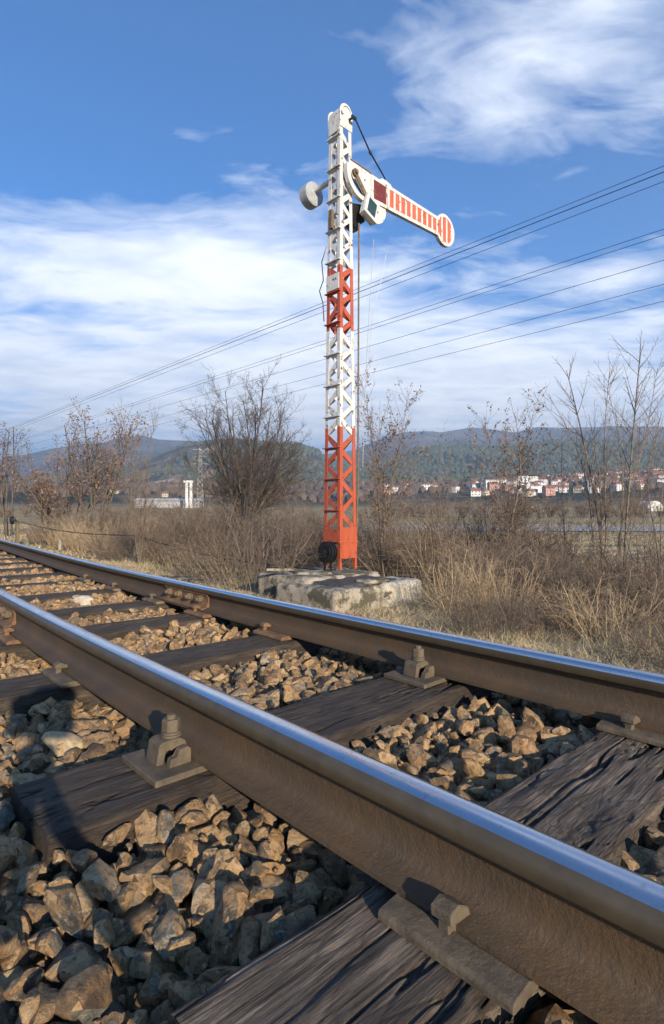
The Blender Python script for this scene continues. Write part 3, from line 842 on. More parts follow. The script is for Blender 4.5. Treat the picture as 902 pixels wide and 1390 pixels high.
# lattice faces: zigzag of flat strips, each face its own part
P_ = .345
for face in range(4):
    m = MB(); k = 0; z = ZM + .42
    while z + P_ / 2 < 4.76:
        z0, z1 = z, z + .70 * 2 * wd(z)
        w0, w1 = wd(z0) - .012, wd(z1) - .012
        sgn = 1 if (k + (face // 2)) % 2 else -1
        m.mi = bi((z0 + z1) / 2)
        off = .0035
        if face % 2 == 0:      # faces with normal along the track
            yy = -1 if face == 0 else 1
            a = (sgn * -w0, yy * (wd(z0) - .008), z0); b = (sgn * w1, yy * (wd(z1) - .008), z1); up = (0, 1, 0)
        else:
            xx = -1 if face == 1 else 1
            a = (xx * (wd(z0) - .008), sgn * -w0, z0); b = (xx * (wd(z1) - .008), sgn * w1, z1); up = (1, 0, 0)
        m.bar(L3(*a), L3(*b), .052, .004, up)
        z = z1; k += 1
    m.build('lattice', PM, sem)
# rungs on the left face
m = None
k = 0; z = .18
while z < 4.7:
    mb = MB(); w = wd(z); mb.mi = bi(z - .02)
    mb.box(-w - .030, -w + .004, -w - .012, w + .012, z - ZM, z - ZM + .010)
    mb.box(-w - .004, -w - .001, -w + .01, w - .01, z - ZM - .022, z - ZM - .0003)
    mb.build('rung', PM, sem); z += .340; k += 1
# solid plates at the foot
m = MB(); m.mi = 0; w = wd(.1)
m.box(-w - .003, w + .003, -w - .004, -w - .0003, .10, .44); m.box(-w - .008, w + .008, -w - .010, -w - .0045, .27, .285)
m.box(-w - .004, -w - .0006, -w, w, .30, .42)
m.build('foot_plate', 'orange_paint', sem)
for (px_, py_) in ((-1, -1), (1, -1)):
    pass
# rounded head plates
w = wd(4.85) + .006
for sy in (-1, 1):
    m = MB(); y = sy * (w - .001); z0 = 4.70 - ZM; zc = 4.98 - w - .03 - ZM
    pts = [(-w, y, z0), (w, y, z0)] + [(w * 1.08 * math.cos(a), y, zc + w * 1.25 * math.sin(a)) for a in np.linspace(0, math.pi, 17)]
    m.prism(pts, (0, sy * .006, 0)); m.build('head_plate', 'white_paint', sem)
    if sy < 0:
        m = MB(); out = [(w * .86 * math.cos(a), y - .0062, zc + w * 1.03 * math.sin(a)) for a in np.linspace(0, math.pi, 15)]
        inn = [(w * .74 * math.cos(a), y - .0062, zc + w * .9 * math.sin(a)) for a in np.linspace(math.pi, 0, 15)]
        m.prism(out + inn, (0, -.012, 0)); m.build('head_rim', 'white_paint', sem)
m = MB(); m.cyl((0, -w + .005, 4.98 - w - .03 - ZM), (0, w - .005, 4.98 - w - .03 - ZM), w * .98, n=28); m.build('top_pulley', 'white_paint', sem)
m = MB(); m.box(-w - .004, -w + .002, -w + .004, w - .004, 4.66 - ZM, 4.84 - ZM); m.build('head_plate', 'white_paint', sem)
m = MB(); m.cyl((.045, -w - .005, 4.82 - ZM), (.05, -w - .06, 4.82 - ZM), .014, n=10); m.box(.02, .09, -w - .075, -w - .058, 4.80 - ZM, 4.835 - ZM)
m.build('stay_bolt', 'black_iron', sem)

# the arm: plane parallel to the front face, reaching across (x) from the mast
AY = -.13                 # how far the arm stands off in front
AZ = 4.19                  # pivot height
rise = .008
arm_t = empty('arm', L3(.03, AY, AZ)); arm_t.parent = sem; arm_t.rotation_euler = (0, -math.atan(rise) , 0)
# in arm coordinates x runs to the tip
hw0, hw1 = .150, .118; x_a, x_b = .30, 1.61; rc = .205; xc = x_b + .165
def outline(g, xs0=None):
    up = [(-.06 if xs0 is None else xs0, hw0 - g)] if xs0 is None else [(xs0, hw0 - g)]
    pts = list(up)
    hy = hw1 - g; rr = rc - g
    xi = xc - math.sqrt(max(rr * rr - hy * hy, 1e-6))
    pts.append((xi, hy))
    a0 = math.atan2(hy, xi - xc)
    for a in np.linspace(a0, -a0, 22)[1:-1]: pts.append((xc + rr * math.cos(a), rr * math.sin(a)))
    pts.append((xi, -hy)); pts.append((pts[0][0], -(hw0 - g)))
    return pts
OUT = outline(0.0, .34); INN = outline(.040, .38)
m = MB(); m.ring([(x, 0, z) for x, z in OUT], [(x, 0, z) for x, z in INN], (0, .012, 0)); m.build('arm_rim', 'white_paint', arm_t)
# a flange standing back along the rim
m = MB(); o2 = [(x, .012, z) for x, z in OUT]; i2 = [(x * 1.0, .012, z * .95) for x, z in OUT]
m.ring(o2, i2, (0, .035, 0)); m.build('arm_flange', 'white_paint', arm_t)
m = MB(); m.prism([(x, .006, z) for x, z in outline(.036, .376)], (0, .004, 0)); m.build('arm_panel', 'white_paint', arm_t)
def stripe(x0, x1, material):
    hwl = lambda x: (hw0 + (hw1 - hw0) * (x - .34) / (1.73 - .34)) - .042 if x < xc - .155 else math.sqrt(max((rc - .042) ** 2 - (x - xc) ** 2, 0))
    n = 5; xs = np.linspace(x0, x1, n)
    pts = [(x, .0042, hwl(x)) for x in xs] + [(x, .0042, -hwl(x)) for x in xs[::-1]]
    m = MB(); m.prism(pts, (0, .0015, 0)); m.build('stripe', material, arm_t)
stripe(.385, .60, 'dark_red')
xx = .665
while xx < xc + .12:
    stripe(xx, min(xx + .070, xc + rc - .06), 'stripe_orange'); xx += .106
m = MB(); m.box(.612, .650, -.003, -.0005, -hw0 + .01, hw0 - .01); m.build('arm_strap', 'white_paint', arm_t)
# root plate between the pivot and the arm
m = MB(); m.prism([(x, .0, z) for x, z in [(-.045, .10), (.0, .175), (.335, .155), (.335, -.155), (.23, -.17), (.03, -.02)]], (0, .014, 0))
m.build('root_plate', 'white_paint', arm_t, .002)
m = MB(); m.bar((.0, -.002, .175), (.338, -.002, .155), .012, .012); m.bar((.03, -.002, -.02), (.23, -.002, -.17), .012, .012); m.bar((-.045, -.002, .10), (.03, -.002, -.02), .012, .012)
m.build('root_edging', 'rusty_iron', arm_t)
m = MB(); m.cyl((.06, -.03, .05), (.06, .02, .05), .04, n=18); m.cyl((.06, -.05, .05), (.06, -.03, .05), .022, n=6); m.build('pivot', 'rusty_iron', arm_t)
m = MB(); m.cyl((.06, .02, .05), (.06, .24, .05), .018, n=10); m.build('pivot_shaft', 'rusty_iron', arm_t)
# curved spectacle casting in front of the mast
m = MB(); pts = []
for a in np.linspace(R_(165), R_(272), 18): pts.append((.17 + .26 * math.cos(a), -.04, .03 + .26 * math.sin(a)))
for a in np.linspace(R_(272), R_(165), 18): pts.append((.17 + .21 * math.cos(a), -.04, .04 + .22 * math.sin(a)))
m.prism(pts, (0, .05, 0)); m.build('spectacle', 'white_paint', arm_t, .003)
m = MB(); m.bar((.05, -.047, .0), (.26, -.047, -.235), .05, .012, (0, 1, 0)); m.build('crank_lever', 'rusty_iron', arm_t)
# lug where the stay meets the arm
m = MB(); m.prism([(.46, -.002, .13), (.72, -.002, .125), (.67, -.002, .165), (.58, -.002, .180), (.52, -.002, .175)], (0, .03, 0)); m.build('stay_lug', 'white_paint', arm_t, .002)
# rounded plate and the signal lamp with its dark glass, below the root
m = MB(); pts = [(.20, -.14), (.60, -.13)] + [(.42 + .19 * math.cos(a), -.17 + .20 * math.sin(a)) for a in np.linspace(R_(-5), R_(-150), 14)]
m.prism([(x, .016, z) for x, z in pts], (0, .012, 0)); m.build('back_plate', 'white_paint', arm_t)
lamp = empty('lamp', (.235, -.055, -.315)); lamp.parent = arm_t; lamp.rotation_euler = (R_(-10), R_(24), 0)
m = MB(); o_ = [(-.105, 0, -.145), (.105, 0, -.145), (.105, 0, .145), (-.105, 0, .145)]; i_ = [(-.068, 0, -.105), (.068, 0, -.105), (.068, 0, .105), (-.068, 0, .105)]
m.ring([tuple(Vector(q) + Vector((0, -.05, 0))) for q in o_], [tuple(Vector(q) + Vector((0, -.05, 0))) for q in i_], (0, .04, 0))
m.box(-.098, .098, -.0095, .03, -.138, .138); m.build('lamp_case', 'white_paint', lamp)
m = MB(); m.box(-.0675, .0675, -.044, -.036, -.1045, .1045); m.build('lamp_glass', 'dark_glass', lamp)
# brackets and dark working parts behind the arm
m = MB(); m.prism([(.10, AY + .04, -.26), (.34, AY + .04, -.20), (.30, AY + .04, -.40), (.14, AY + .04, -.52), (.09, AY + .04, -.45)], (0, .10, 0), Matrix.Translation((0, 0, AZ - ZM)))
m.build('bracket', 'black_iron', sem)
m = MB(); m.cyl((.145, -.07, AZ - ZM - .45), (.145, -.02, AZ - ZM - .45), .10, n=20); m.build('crank', 'black_iron', sem)
m = MB(); m.box(-.16, -.125, -.03, .02, AZ - ZM - .60, AZ - ZM - .40); m.build('crank_bracket', 'rusty_iron', sem)
# rods and wires
m = MB(); m.path([L3(.085, -w - .066, 4.81), L3(.33, -.145, 4.57), L3(.60, AY - .01, AZ + .185)], [.0085, .0095, .0085], 8); m.cyl(L3(.325, -.144, 4.575), L3(.35, -.144, 4.55), .016, n=8)
m.build('stay_rod', 'black_iron', sem)
m = MB(); m.path([L3(.175, -.12, 3.72), L3(.172, -.115, 2.2), L3(.168, -.11, .75), L3(.150, -.11, .30)], .0095, 8); m.build('pull_rod', 'rusty_iron', sem)
m = MB(); m.path([L3(.31, -.22, 3.55), L3(.27, -.19, 2.8), L3(.235, -.16, 1.9), L3(.215, -.14, 1.0)], .0035, 5)
m.path([L3(.47, -.26, 3.42), L3(.40, -.25, 3.1), L3(.305, -.20, 2.72), L3(.27, -.18, 2.2)], .003, 5); m.build('signal_wire', 'grey_metal', sem)
m = MB(); m.path([L3(-.15, .06, 3.42), L3(-.185, .10, 3.25), L3(-.17, .09, 3.05), L3(-.20, .12, 2.93), L3(-.165, .10, 2.8), L3(-.16, .09, 2.6)], .006, 5)
m.build('wire_loop', 'black_iron', sem)
m = MB(); m.box(-wd(3) - .016, -wd(3) - .006, -wd(3) + .005, wd(3) - .005, 2.93 - ZM, 3.10 - ZM); m.build('white_patch', 'white_paint', sem)
# round counterweight on a bracket reaching along the track
m = MB(); m.bar(L3(-.02, .08, 4.22), L3(-.03, .44, 4.20), .05, .04); m.build('weight_bracket', 'white_paint', sem, .004)
m = MB(); c0 = Vector(L3(-.04, .38, 4.17)); m.cyl(c0, c0 + Vector((0, .12, 0)), .134, n=36); m.cyl(c0 + Vector((0, -.004, 0)), c0, .119, n=36)
m.box(c0.x - .008, c0.x + .008, c0.y - .012, c0.y - .004, c0.z - .08, c0.z + .08)
m.build('counterweight', 'grey_metal', sem, .003)
# pulley wheel at the foot, in the plane of the track
pl = empty('pulley', L3(-.20, -.02, .07)); pl.parent = sem
m = MB()
for x0, x1, r0 in ((-.045, -.032, .118), (-.032, -.012, .100), (-.012, 0, .118), (.0, .018, .100), (.018, .032, .118)): m.cyl((x0, 0, 0), (x1, 0, 0), r0, n=32)
m.build('wheel', 'black_iron', pl)
m = MB(); m.ring([(-.047, .09 * math.cos(a), .09 * math.sin(a)) for a in np.linspace(0, 2 * math.pi, 24, endpoint=False)], [(-.047, .07 * math.cos(a), .07 * math.sin(a)) for a in np.linspace(0, 2 * math.pi, 24, endpoint=False)], (-.008, 0, 0))
m.cyl((-.07, 0, 0), (.10, 0, 0), .022, n=12); m.build('hub', 'black_iron', pl)
m = MB(); m.box(-.055, -.049, -.012, .012, -.19, .012); m.box(.036, .042, -.012, .012, -.19, .012); m.box(-.055, .10, -.02, .02, -.20, -.185); m.build('fork', 'black_iron', pl)

# signal cable running off to the left beside the track, with its guide post
def cable():
    a = mast_frame(-.20, -.02, -.13)
    b = at(186, 727, 9.3); c = at(20, 706, 14)
    pts = []
    for i in range(25):
        t_ = i / 24; p_ = a.lerp(b, t_); p_.z -= .09 * math.sin(math.pi * t_) ; pts.append(p_)
    for i in range(1, 16):
        t_ = i / 15; p_ = b.lerp(c, t_); p_.z -= .10 * math.sin(math.pi * t_); pts.append(p_)
    m = MB(); m.path(pts, .0085, 6); o = m.build('signal_cable', 'black_iron'); tag(o, 'thin dark cable from the wheel at the mast foot leftwards through the brush', 'cable')
    t = empty('guide_post', (c.x, c.y, float(ground_z(c.x, c.y)) - .05), TH); tag(t, 'short dark post with a small pulley head beside the track at the left edge', 'post')
    m = MB(); hh = c.z - t.location.z; m.box(.03, .09, -.04, .04, 0, hh + .06); m.build('post', 'rusty_iron', t, .004)
    m = MB(); m.cyl((-.09, 0, hh), (-.02, 0, hh), .10, n=20); m.cyl((-.10, 0, hh), (.05, 0, hh), .02, n=10); m.build('pulley', 'black_iron', t)
    for (px_, py_, d, k, lab) in ((267, 762, 8.2, .28, 'short pale stub post leaning in the brush under the cable'), (82, 716, 12.5, .32, 'tiny pale marker post in the dry grass left of the brush')):
        p_ = at(px_, py_, d); g = float(ground_z(p_.x, p_.y))
        m = MB(); m.prism([(-.03, -.03, -.05), (.03, -.03, -.05), (.03, .03, -.05), (-.03, .03, -.05)], (0.015, 0, k)); o = m.build('marker_post', 'concrete', None, .004)
        o.location = (p_.x, p_.y, g); tag(o, lab, 'post')
cable()

# ---------------------------------------------------------------- overhead wires, parallel to the track
m_, nt_, b_ = mat('wire_steel'); setin(nt_, b_, 'Base Color', (.05, .055, .065)); setin(nt_, b_, 'Roughness', .5); M['wire'] = m_
def wires():
    WR = [(222, 25.0, .013, 'uppermost'), (230, 24.0, .020, 'thick second'), (243, 23.4, .013, 'third'),
          (308, 27.0, .013, 'fourth'), (316, 26.0, .013, 'fifth'), (350, 25.6, .012, 'sixth'), (383, 27.5, .012, 'seventh'), (406, 28.5, .012, 'lowest')]
    for y902, D, r, nm in WR:
        k = (695 - y902) / (902 + 270)
        H = k * D / math.cos(TH)
        pts = []
        for s in np.concatenate([np.linspace(-60, 60, 25), np.linspace(70, 620, 40)]):
            sag = -1.0 * (1 - ((s - 40) / 260.) ** 2) if abs(s - 40) < 260 else 0
            p_ = NV * D + DV * s; pts.append((p_[0], p_[1], CAMZ + H + sag * .55 + .45))
        m = MB(); m.path(pts, r, 5); o = m.build('overhead_wire', 'wire')
        tag(o, '%s of the eight overhead wires, counted from the top at the right edge' % nm, 'wire', 'overhead wires crossing the sky')
wires()

# ---------------------------------------------------------------- twigs
def tubes(name, lines, radii, mats, m=4, midx=None, fl=None):
    """lines (N,k,3), radii (N,k) -> mesh of thin tubes"""
    lines = np.asarray(lines, float); radii = np.asarray(radii, float)
    Nn, k, _ = lines.shape
    d = np.gradient(lines, axis=1); d /= np.linalg.norm(d, axis=2, keepdims=True) + 1e-9
    up = np.where(np.abs(d[:, :1, 2:3]) > .9, np.array([1., 0, 0]), np.array([0, 0, 1.]))
    u = np.cross(d, np.broadcast_to(up, d.shape)); u /= np.linalg.norm(u, axis=2, keepdims=True) + 1e-9
    w = np.cross(d, u)
    a = np.arange(m) * 2 * math.pi / m
    P = lines[:, :, None, :] + (u[:, :, None, :] * np.cos(a)[None, None, :, None] + w[:, :, None, :] * np.sin(a)[None, None, :, None]) * radii[:, :, None, None]
    V = P.reshape(-1, 3)
    n, i, j = np.meshgrid(np.arange(Nn), np.arange(k - 1), np.arange(m), indexing='ij')
    b = (n * k + i) * m
    q = np.stack([b + j, b + (j + 1) % m, b + m + (j + 1) % m, b + m + j], -1).reshape(-1, 4)
    return V, q
def grow(rng, stems, levels, K=6):
    """stems: list of (base, dir, length, radius). levels: list of dicts. Returns list per level of (lines, radii)"""
    out = []
    cur = []
    for b, d, L, r in stems: cur.append((np.array(b, float), np.array(d, float), L, r))
    for li, lv in enumerate(levels):
        lines = []; rad = []; nxt = []
        for b, d, L, r in cur:
            d = d / np.linalg.norm(d); pts = [b]; dd = d.copy()
            for i in range(K - 1):
                dd = dd + rng.normal(0, lv.get('wob', .1), 3) + np.array([0, 0, lv.get('up', .05)])
                dd /= np.linalg.norm(dd); pts.append(pts[-1] + dd * L / (K - 1))
            pts = np.array(pts); rr = r * np.linspace(1, lv.get('tip', .35), K)
            lines.append(pts); rad.append(rr)
            nch = lv.get('n', 0)
            if nch:
                nc = max(1, int(nch * rng.uniform(.7, 1.3)))
                for t_ in rng.uniform(lv.get('t0', .3), 1.0, nc):
                    x = t_ * (K - 1); i = min(int(x), K - 2); f = x - i
                    p_ = pts[i] * (1 - f) + pts[i + 1] * f; ax = pts[i + 1] - pts[i]; ax /= np.linalg.norm(ax)
                    side = rng.normal(size=3); side -= ax * side.dot(ax); side /= np.linalg.norm(side)
                    ang = R_(rng.uniform(*lv.get('ang', (25, 55))))
                    nd = ax * math.cos(ang) + side * math.sin(ang)
                    nl = L * rng.uniform(*lv.get('len', (.35, .6))) * (1.15 - .6 * t_ * lv.get('taper', 1))
                    nxt.append((p_, nd, nl, max(r * (1 - .6 * t_) * lv.get('rr', .5), lv.get('rmin', .0012))))
        out.append((np.array(lines), np.array(rad))); cur = nxt
    return out
def leaf_mesh(rng, pts, size, jit):
    n = len(pts); P = pts + rng.normal(0, jit, (n, 3))
    a = rng.normal(size=(n, 3)); a /= np.linalg.norm(a, axis=1, keepdims=True); b = np.cross(a, rng.normal(size=(n, 3))); b /= np.linalg.norm(b, axis=1, keepdims=True)
    s = rng.uniform(.5, 1.2, n)[:, None] * size
    V = np.stack([P - a * s, P + b * s * .45, P + a * s, P - b * s * .45], 1).reshape(-1, 3)
    return V, np.arange(4 * n).reshape(-1, 4)

def plant(name, label, cat, loc, lv, rng, mats, group=None, leaves=None, sides=(7, 5, 4, 3, 3), part_names=('trunk', 'crown')):
    """first level(s) become 'trunk', the rest 'crown'"""
    t = empty(name, loc); tag(t, label, cat, group)
    split = 1
    for nm, rng_lv, mt in ((part_names[0], range(0, split), mats[0]), (part_names[1], range(split, len(lv)), mats[1])):
        Vs = []; Fs = []; off = 0
        for i in rng_lv:
            if len(lv[i][0]) == 0: continue
            V, q = tubes('', lv[i][0], lv[i][1], None, sides[i]); Vs.append(V); Fs.append(q + off); off += len(V)
        if Vs: link(nm, npmesh(nm, np.concatenate(Vs), Fs, [mt], True), t)
    if leaves:
        V, q = leaves; link('leaves', npmesh('leaves', V, q, ['dry_leaf']), t)
    return t

def gz(x, y): return float(ground_z(x, y))
# the big bare tree
def big_tree():
    rng = np.random.default_rng(11)
    D = 45.; px = (332 - 451) / 760 * D; g = gz(px, D)
    st = []
    for k in range(26):
        a = rng.uniform(0, 2 * math.pi); lean = rng.uniform(.05, 1.15)
        st.append(((.35 * math.cos(a), .35 * math.sin(a), 0), (lean * math.cos(a), lean * math.sin(a), 1), rng.uniform(.78, 1.0) / math.sqrt((math.sin(math.atan(lean)) / 7.0) ** 2 + (math.cos(math.atan(lean)) / 11.6) ** 2), rng.uniform(.06, .13)))
    lv = grow(rng, st, [dict(wob=.05, up=.012, n=14, t0=.12, ang=(28, 60), len=(.28, .48), rr=.5),
                        dict(wob=.09, up=.07, n=9, t0=.15, ang=(25, 55), len=(.34, .55), rr=.5, rmin=.010),
                        dict(wob=.12, up=.03, n=5, t0=.2, ang=(25, 60), len=(.4, .7), rr=.6, rmin=.007),
                        dict(wob=.15, up=.0, rmin=.006)], 6)
    plant('bare_tree', 'large leafless spreading tree in the field left of the signal', 'tree', (px, D, g - .1), lv, rng, ('bark', 'tree_twig'))
big_tree()

# trees with clinging brown leaves, left
def leafy_tree(px_, D, top, seed, label, dens=1.0, lean=0.0, nst=5, lf=1.0, spread=.5):
    rng = np.random.default_rng(seed)
    x = (px_ - 451) / 760 * D; g = gz(x, D); H = CAMZ + (695 - top) / 760 * D - g
    st = []
    for k in range(nst):
        a = rng.uniform(0, 2 * math.pi); l_ = rng.uniform(.02, spread)
        st.append(((.08 * math.cos(a), .08 * math.sin(a), 0), (l_ * math.cos(a) + lean, l_ * math.sin(a), 1), H * rng.uniform(.72, 1.0), H * .009))
    lv = grow(rng, st, [dict(wob=.05, up=.03, n=14 * dens, t0=.3, ang=(25, 55), len=(.25, .42), rr=.5),
                        dict(wob=.1, up=.08, n=6, t0=.2, ang=(25, 55), len=(.35, .6), rr=.6, rmin=.003),
                        dict(wob=.12, up=.0, rmin=.0025)], 6)
    tips = np.concatenate([lv[2][0][:, 3:].reshape(-1, 3), lv[1][0][:, 4:].reshape(-1, 3)])
    k = rng.random(len(tips)) < 1.6 * lf
    lfm = leaf_mesh(rng, tips[k], .036 * D / 14, .05) if lf > 0 else None
    return plant('leafy_tree' if lf > 0 else 'bare_shrub', label, 'tree', (x, D, g - .05), lv, rng, ('bark', 'twig_dark'), leaves=lfm)
leafy_tree(128, 15.5, 555, 3, 'tree with clinging reddish brown leaves, leaning right, behind the tall dry grass', 1.1, .08, 6)
leafy_tree(92, 16.5, 592, 4, 'lower bushy tree with reddish brown leaves at the left', 1.0, .0, 6, 1.0, .7)
leafy_tree(12, 20, 570, 6, 'thin tree with sparse brown leaves at the left edge', .7, .05, 4, .45, .35)
leafy_tree(62, 18, 640, 9, 'low dark leaved shrub between the thin edge tree and the red leaved trees', 1, 0, 6, .6, .8)

# saplings given by their foot, their tips and a depth
def sapling(label, foot, D, tips, seed, r=.012, twig=5, twlen=(.14, .3), leaves=0, name='sapling', dark=False):
    rng = np.random.default_rng(seed)
    fx = (foot[0] - 451) / 760 * D; g = gz(fx, D)
    t = empty(name, (fx, D, g - .03)); tag(t, label, name.replace('_', ' '), 'leafless saplings in the brush')
    K = 9; lines = []; rad = []; nxt = []
    for (tx, ty, rs) in tips:
        dd = D + rng.uniform(-.35, .35)
        e = np.array(at(tx, ty, dd)) - np.array([fx, D, g - .03])
        u = np.linspace(0, 1, K)[:, None]; bend = rng.normal(0, .03, 3) * np.linalg.norm(e)
        P = e[None] * u + np.sin(u * math.pi) * np.array([-e[0] * .22, 0, 0]) + bend[None] * np.sin(u * 2.2 * math.pi) * .35
        lines.append(P); rad.append(r * rs * np.linspace(1, .22, K))
        nt_ = int(twig * np.linalg.norm(e) * 2.4)
        for q in rng.uniform(.2, .98, nt_):
            i = min(int(q * (K - 1)), K - 2); f = q * (K - 1) - i; p_ = P[i] * (1 - f) + P[i + 1] * f; ax = P[i + 1] - P[i]; ax /= np.linalg.norm(ax)
            sd = rng.normal(size=3); sd -= ax * sd.dot(ax); sd /= np.linalg.norm(sd); an = R_(rng.uniform(22, 50))
            nxt.append((p_, ax * math.cos(an) + sd * math.sin(an), rng.uniform(*twlen) * (1.25 - q * .6) * 2, r * rs * .28))
    lv = [(np.array(lines), np.array(rad))] + grow(rng, nxt, [dict(wob=.07, up=.06, n=4, t0=.2, ang=(25, 55), len=(.25, .5), rr=.6, rmin=.0016), dict(wob=.1, up=.05, rmin=.0015)], 5)
    V, q = tubes('', lv[0][0], lv[0][1], None, 6); link('trunk', npmesh('trunk', V, q, ['twig_dark' if dark else 'sapling_bark'], True), t)
    Vs = []; Fs = []; off = 0
    for i in (1, 2):
        V, q = tubes('', lv[i][0], lv[i][1], None, 4); Vs.append(V); Fs.append(q + off); off += len(V)
    link('crown', npmesh('crown', np.concatenate(Vs), Fs, ['twig_dark' if dark else 'twig_brown'], True), t)
    if leaves:
        tp = lv[2][0].reshape(-1, 3); tp = tp[rng.random(len(tp)) < leaves]; V, q = leaf_mesh(rng, tp, .022, .012); link('leaves', npmesh('leaves', V, q, ['dry_leaf']), t)
sapling('tall leafless sapling with a pale straight stem, forking wide, at the right', (819, 765), 6.4, [(768, 500, 1.0), (747, 533, .6), (826, 503, .7), (800, 560, .6), (850, 540, .4)], 1, .016)
sapling('tallest leafless sapling, its top reaching highest at the right edge', (846, 755), 6.0, [(871, 462, 1.0), (826, 520, .5), (897, 500, .7), (900, 560, .5), (838, 560, .4)], 2, .015)
sapling('leafless bushy sapling with a few dry leaves, right of the middle', (694, 745), 7.0, [(703, 560, 1.0), (655, 566, .7), (731, 540, .7), (640, 605, .6), (750, 590, .6), (680, 580, .6), (722, 600, .5)], 3, .011, 8, leaves=.25)
sapling('leafless sapling just right of the signal mast with fanned thin stems', (520, 760), 7.2, [(490, 508, .8), (557, 530, .9), (515, 545, .7), (541, 560, .6), (500, 570, .7), (576, 600, .5), (530, 580, .6)], 4, .011, 8, leaves=.22)
sapling('low leafless sapling between the mast sapling and the middle one', (600, 755), 7.4, [(612, 615, .7), (580, 640, .6), (640, 630, .7), (596, 600, .5)], 5, .010, 6)
sapling('thin leafless sapling rising at the right picture edge', (885, 770), 5.4, [(893, 560, .8), (862, 610, .6), (915, 590, .7)], 6, .011, 6)
sapling('slim leafless shoot between the two tall right saplings', (768, 760), 6.8, [(762, 590, .8), (785, 620, .6), (742, 650, .5)], 7, .009, 6)
sapling('leafless shrub with long whip stems standing in the tall dry grass at the left', (190, 735), 9.2, [(163, 547, .7), (213, 560, .8), (186, 590, .7), (234, 625, .6), (150, 600, .6), (205, 620, .6), (176, 640, .6), (250, 650, .5)], 8, .013, 6)
sapling('small leafless shrub between the whip stemmed shrub and the big tree', (262, 740), 9.0, [(240, 640, .6), (290, 650, .6), (268, 620, .7), (225, 665, .5)], 9, .010, 6)
sapling('leafless shrub growing behind the left side of the mast', (400, 735), 8.6, [(380, 640, .6), (425, 610, .5), (404, 660, .6), (440, 665, .5)], 10, .009, 6)

# bushes of the thicket: five shapes, copied
def bush_proto(seed, H, W, n, mt, lean=.7, k=3):
    rng = np.random.default_rng(seed); st = []
    for _ in range(n):
        a = rng.uniform(0, 2 * math.pi); l_ = rng.uniform(.1, lean); rr = W * .4 * math.sqrt(rng.random())
        st.append(((rr * math.cos(a), rr * math.sin(a), 0), (l_ * math.cos(a), l_ * math.sin(a), 1), H * rng.uniform(.55, 1.1), H * rng.uniform(.004, .008)))
    lv = grow(rng, st, [dict(wob=.13, up=.0, n=6, t0=.15, ang=(25, 65), len=(.3, .55), rr=.55, rmin=.0016),
                        dict(wob=.16, up=-.02, n=3, t0=.2, ang=(25, 65), len=(.35, .7), rr=.6, rmin=.0013),
                        dict(wob=.2, up=-.02)], 5)
    t = empty('thicket_bush', (0, 0, 0))
    Vs = []; Fs = []; off = 0
    for i in range(3):
        V, q = tubes('', lv[i][0], lv[i][1], None, (4, 3, 3)[i]); Vs.append(V); Fs.append(q + off); off += len(V)
    link('branches', npmesh('branches', np.concatenate(Vs), Fs, [mt], True), t)
    return t
def track_side(s, n):   # world from track coordinates
    p_ = track(s, n); return float(p_[0]), float(p_[1])
protos = [bush_proto(60, .75, .9, 75, 'twig_brown'), bush_proto(61, .9, .8, 65, 'twig_dark'), bush_proto(62, .6, 1.0, 80, 'twig_brown', 1.1), bush_proto(63, .8, .9, 70, 'dry_stalk', .5)]
used = [False] * 4
rngb = np.random.default_rng(77)
BUSH_LABEL = ['tangled brown leafless bush in the thicket behind the track', 'dark twiggy bush in the thicket behind the track', 'low spreading brown bush in the thicket behind the track', 'straw coloured stalky bush in the thicket behind the track']
def put_bush(x, y, k, s):
    if k == 3: s = min(s, 1.0)
    o = protos[k] if not used[k] else copy_tree(protos[k]); used[k] = True
    o.location = (x, y, gz(x, y) - .03); o.rotation_euler = (0, 0, rngb.uniform(0, 6.28)); o.scale = (s * rngb.uniform(.9, 1.2), s * rngb.uniform(.9, 1.2), s * rngb.uniform(.8, 1.1))
    tag(o, BUSH_LABEL[k], 'bush', BUSH_LABEL[k].replace(' bush ', ' bushes ').replace('tangled', 'tangled'))
cnt = 0
print('terrain max', float(ground_z(np.linspace(-4000,4000,400)[None,:].repeat(200,0), np.linspace(500,6000,200)[:,None].repeat(400,1)).max()))
for s in np.arange(-4.5, 4.2, .50):
    for n in np.arange(3.85, 9.5, .60):
        if rngb.random() < (.18 if n < 6.2 else .50): continue
        ss = s + rngb.uniform(-.22, .22); nn = n + rngb.uniform(-.25, .25)
        x, y = track_side(ss, nn)
        if y < 3.0 or abs(math.atan2(x, y)) > .62: continue
        if (Vector((x, y)) - Vector((.09, 6.0))).length < 1.15: continue
        if 0 < (x - BC.x) * NV[0] + (y - BC.y) * NV[1] < 1.5 and -.6 < (x - BC.x) * DV[0] + (y - BC.y) * DV[1] < 1.9: continue
        sc_ = rngb.uniform(.66, .95) * (.85 if nn < 4.4 else (1.12 if nn < 6 else .9))
        put_bush(x, y, int(rngb.choice([0, 0, 1, 1, 2, 2, 3])), sc_); cnt += 1
for s in np.arange(4.2, 19, .8):
    for n in np.arange(3.9, 8.6, .95):
        if rngb.random() < .2: continue
        x, y = track_side(s + rngb.uniform(-.3, .3), n + rngb.uniform(-.3, .3))
        if abs(math.atan2(x, y)) > .62: continue
        if (Vector((x, y)) - Vector((.09, 6.0))).length < 1.15: continue
        if 0 < (x - BC.x) * NV[0] + (y - BC.y) * NV[1] < 1.5 and -.6 < (x - BC.x) * DV[0] + (y - BC.y) * DV[1] < 1.9: continue
        put_bush(x, y, int(rngb.choice([0, 0, 1, 2, 3, 3])), rngb.uniform(.9, 1.5)); cnt += 1
print('bushes', cnt)

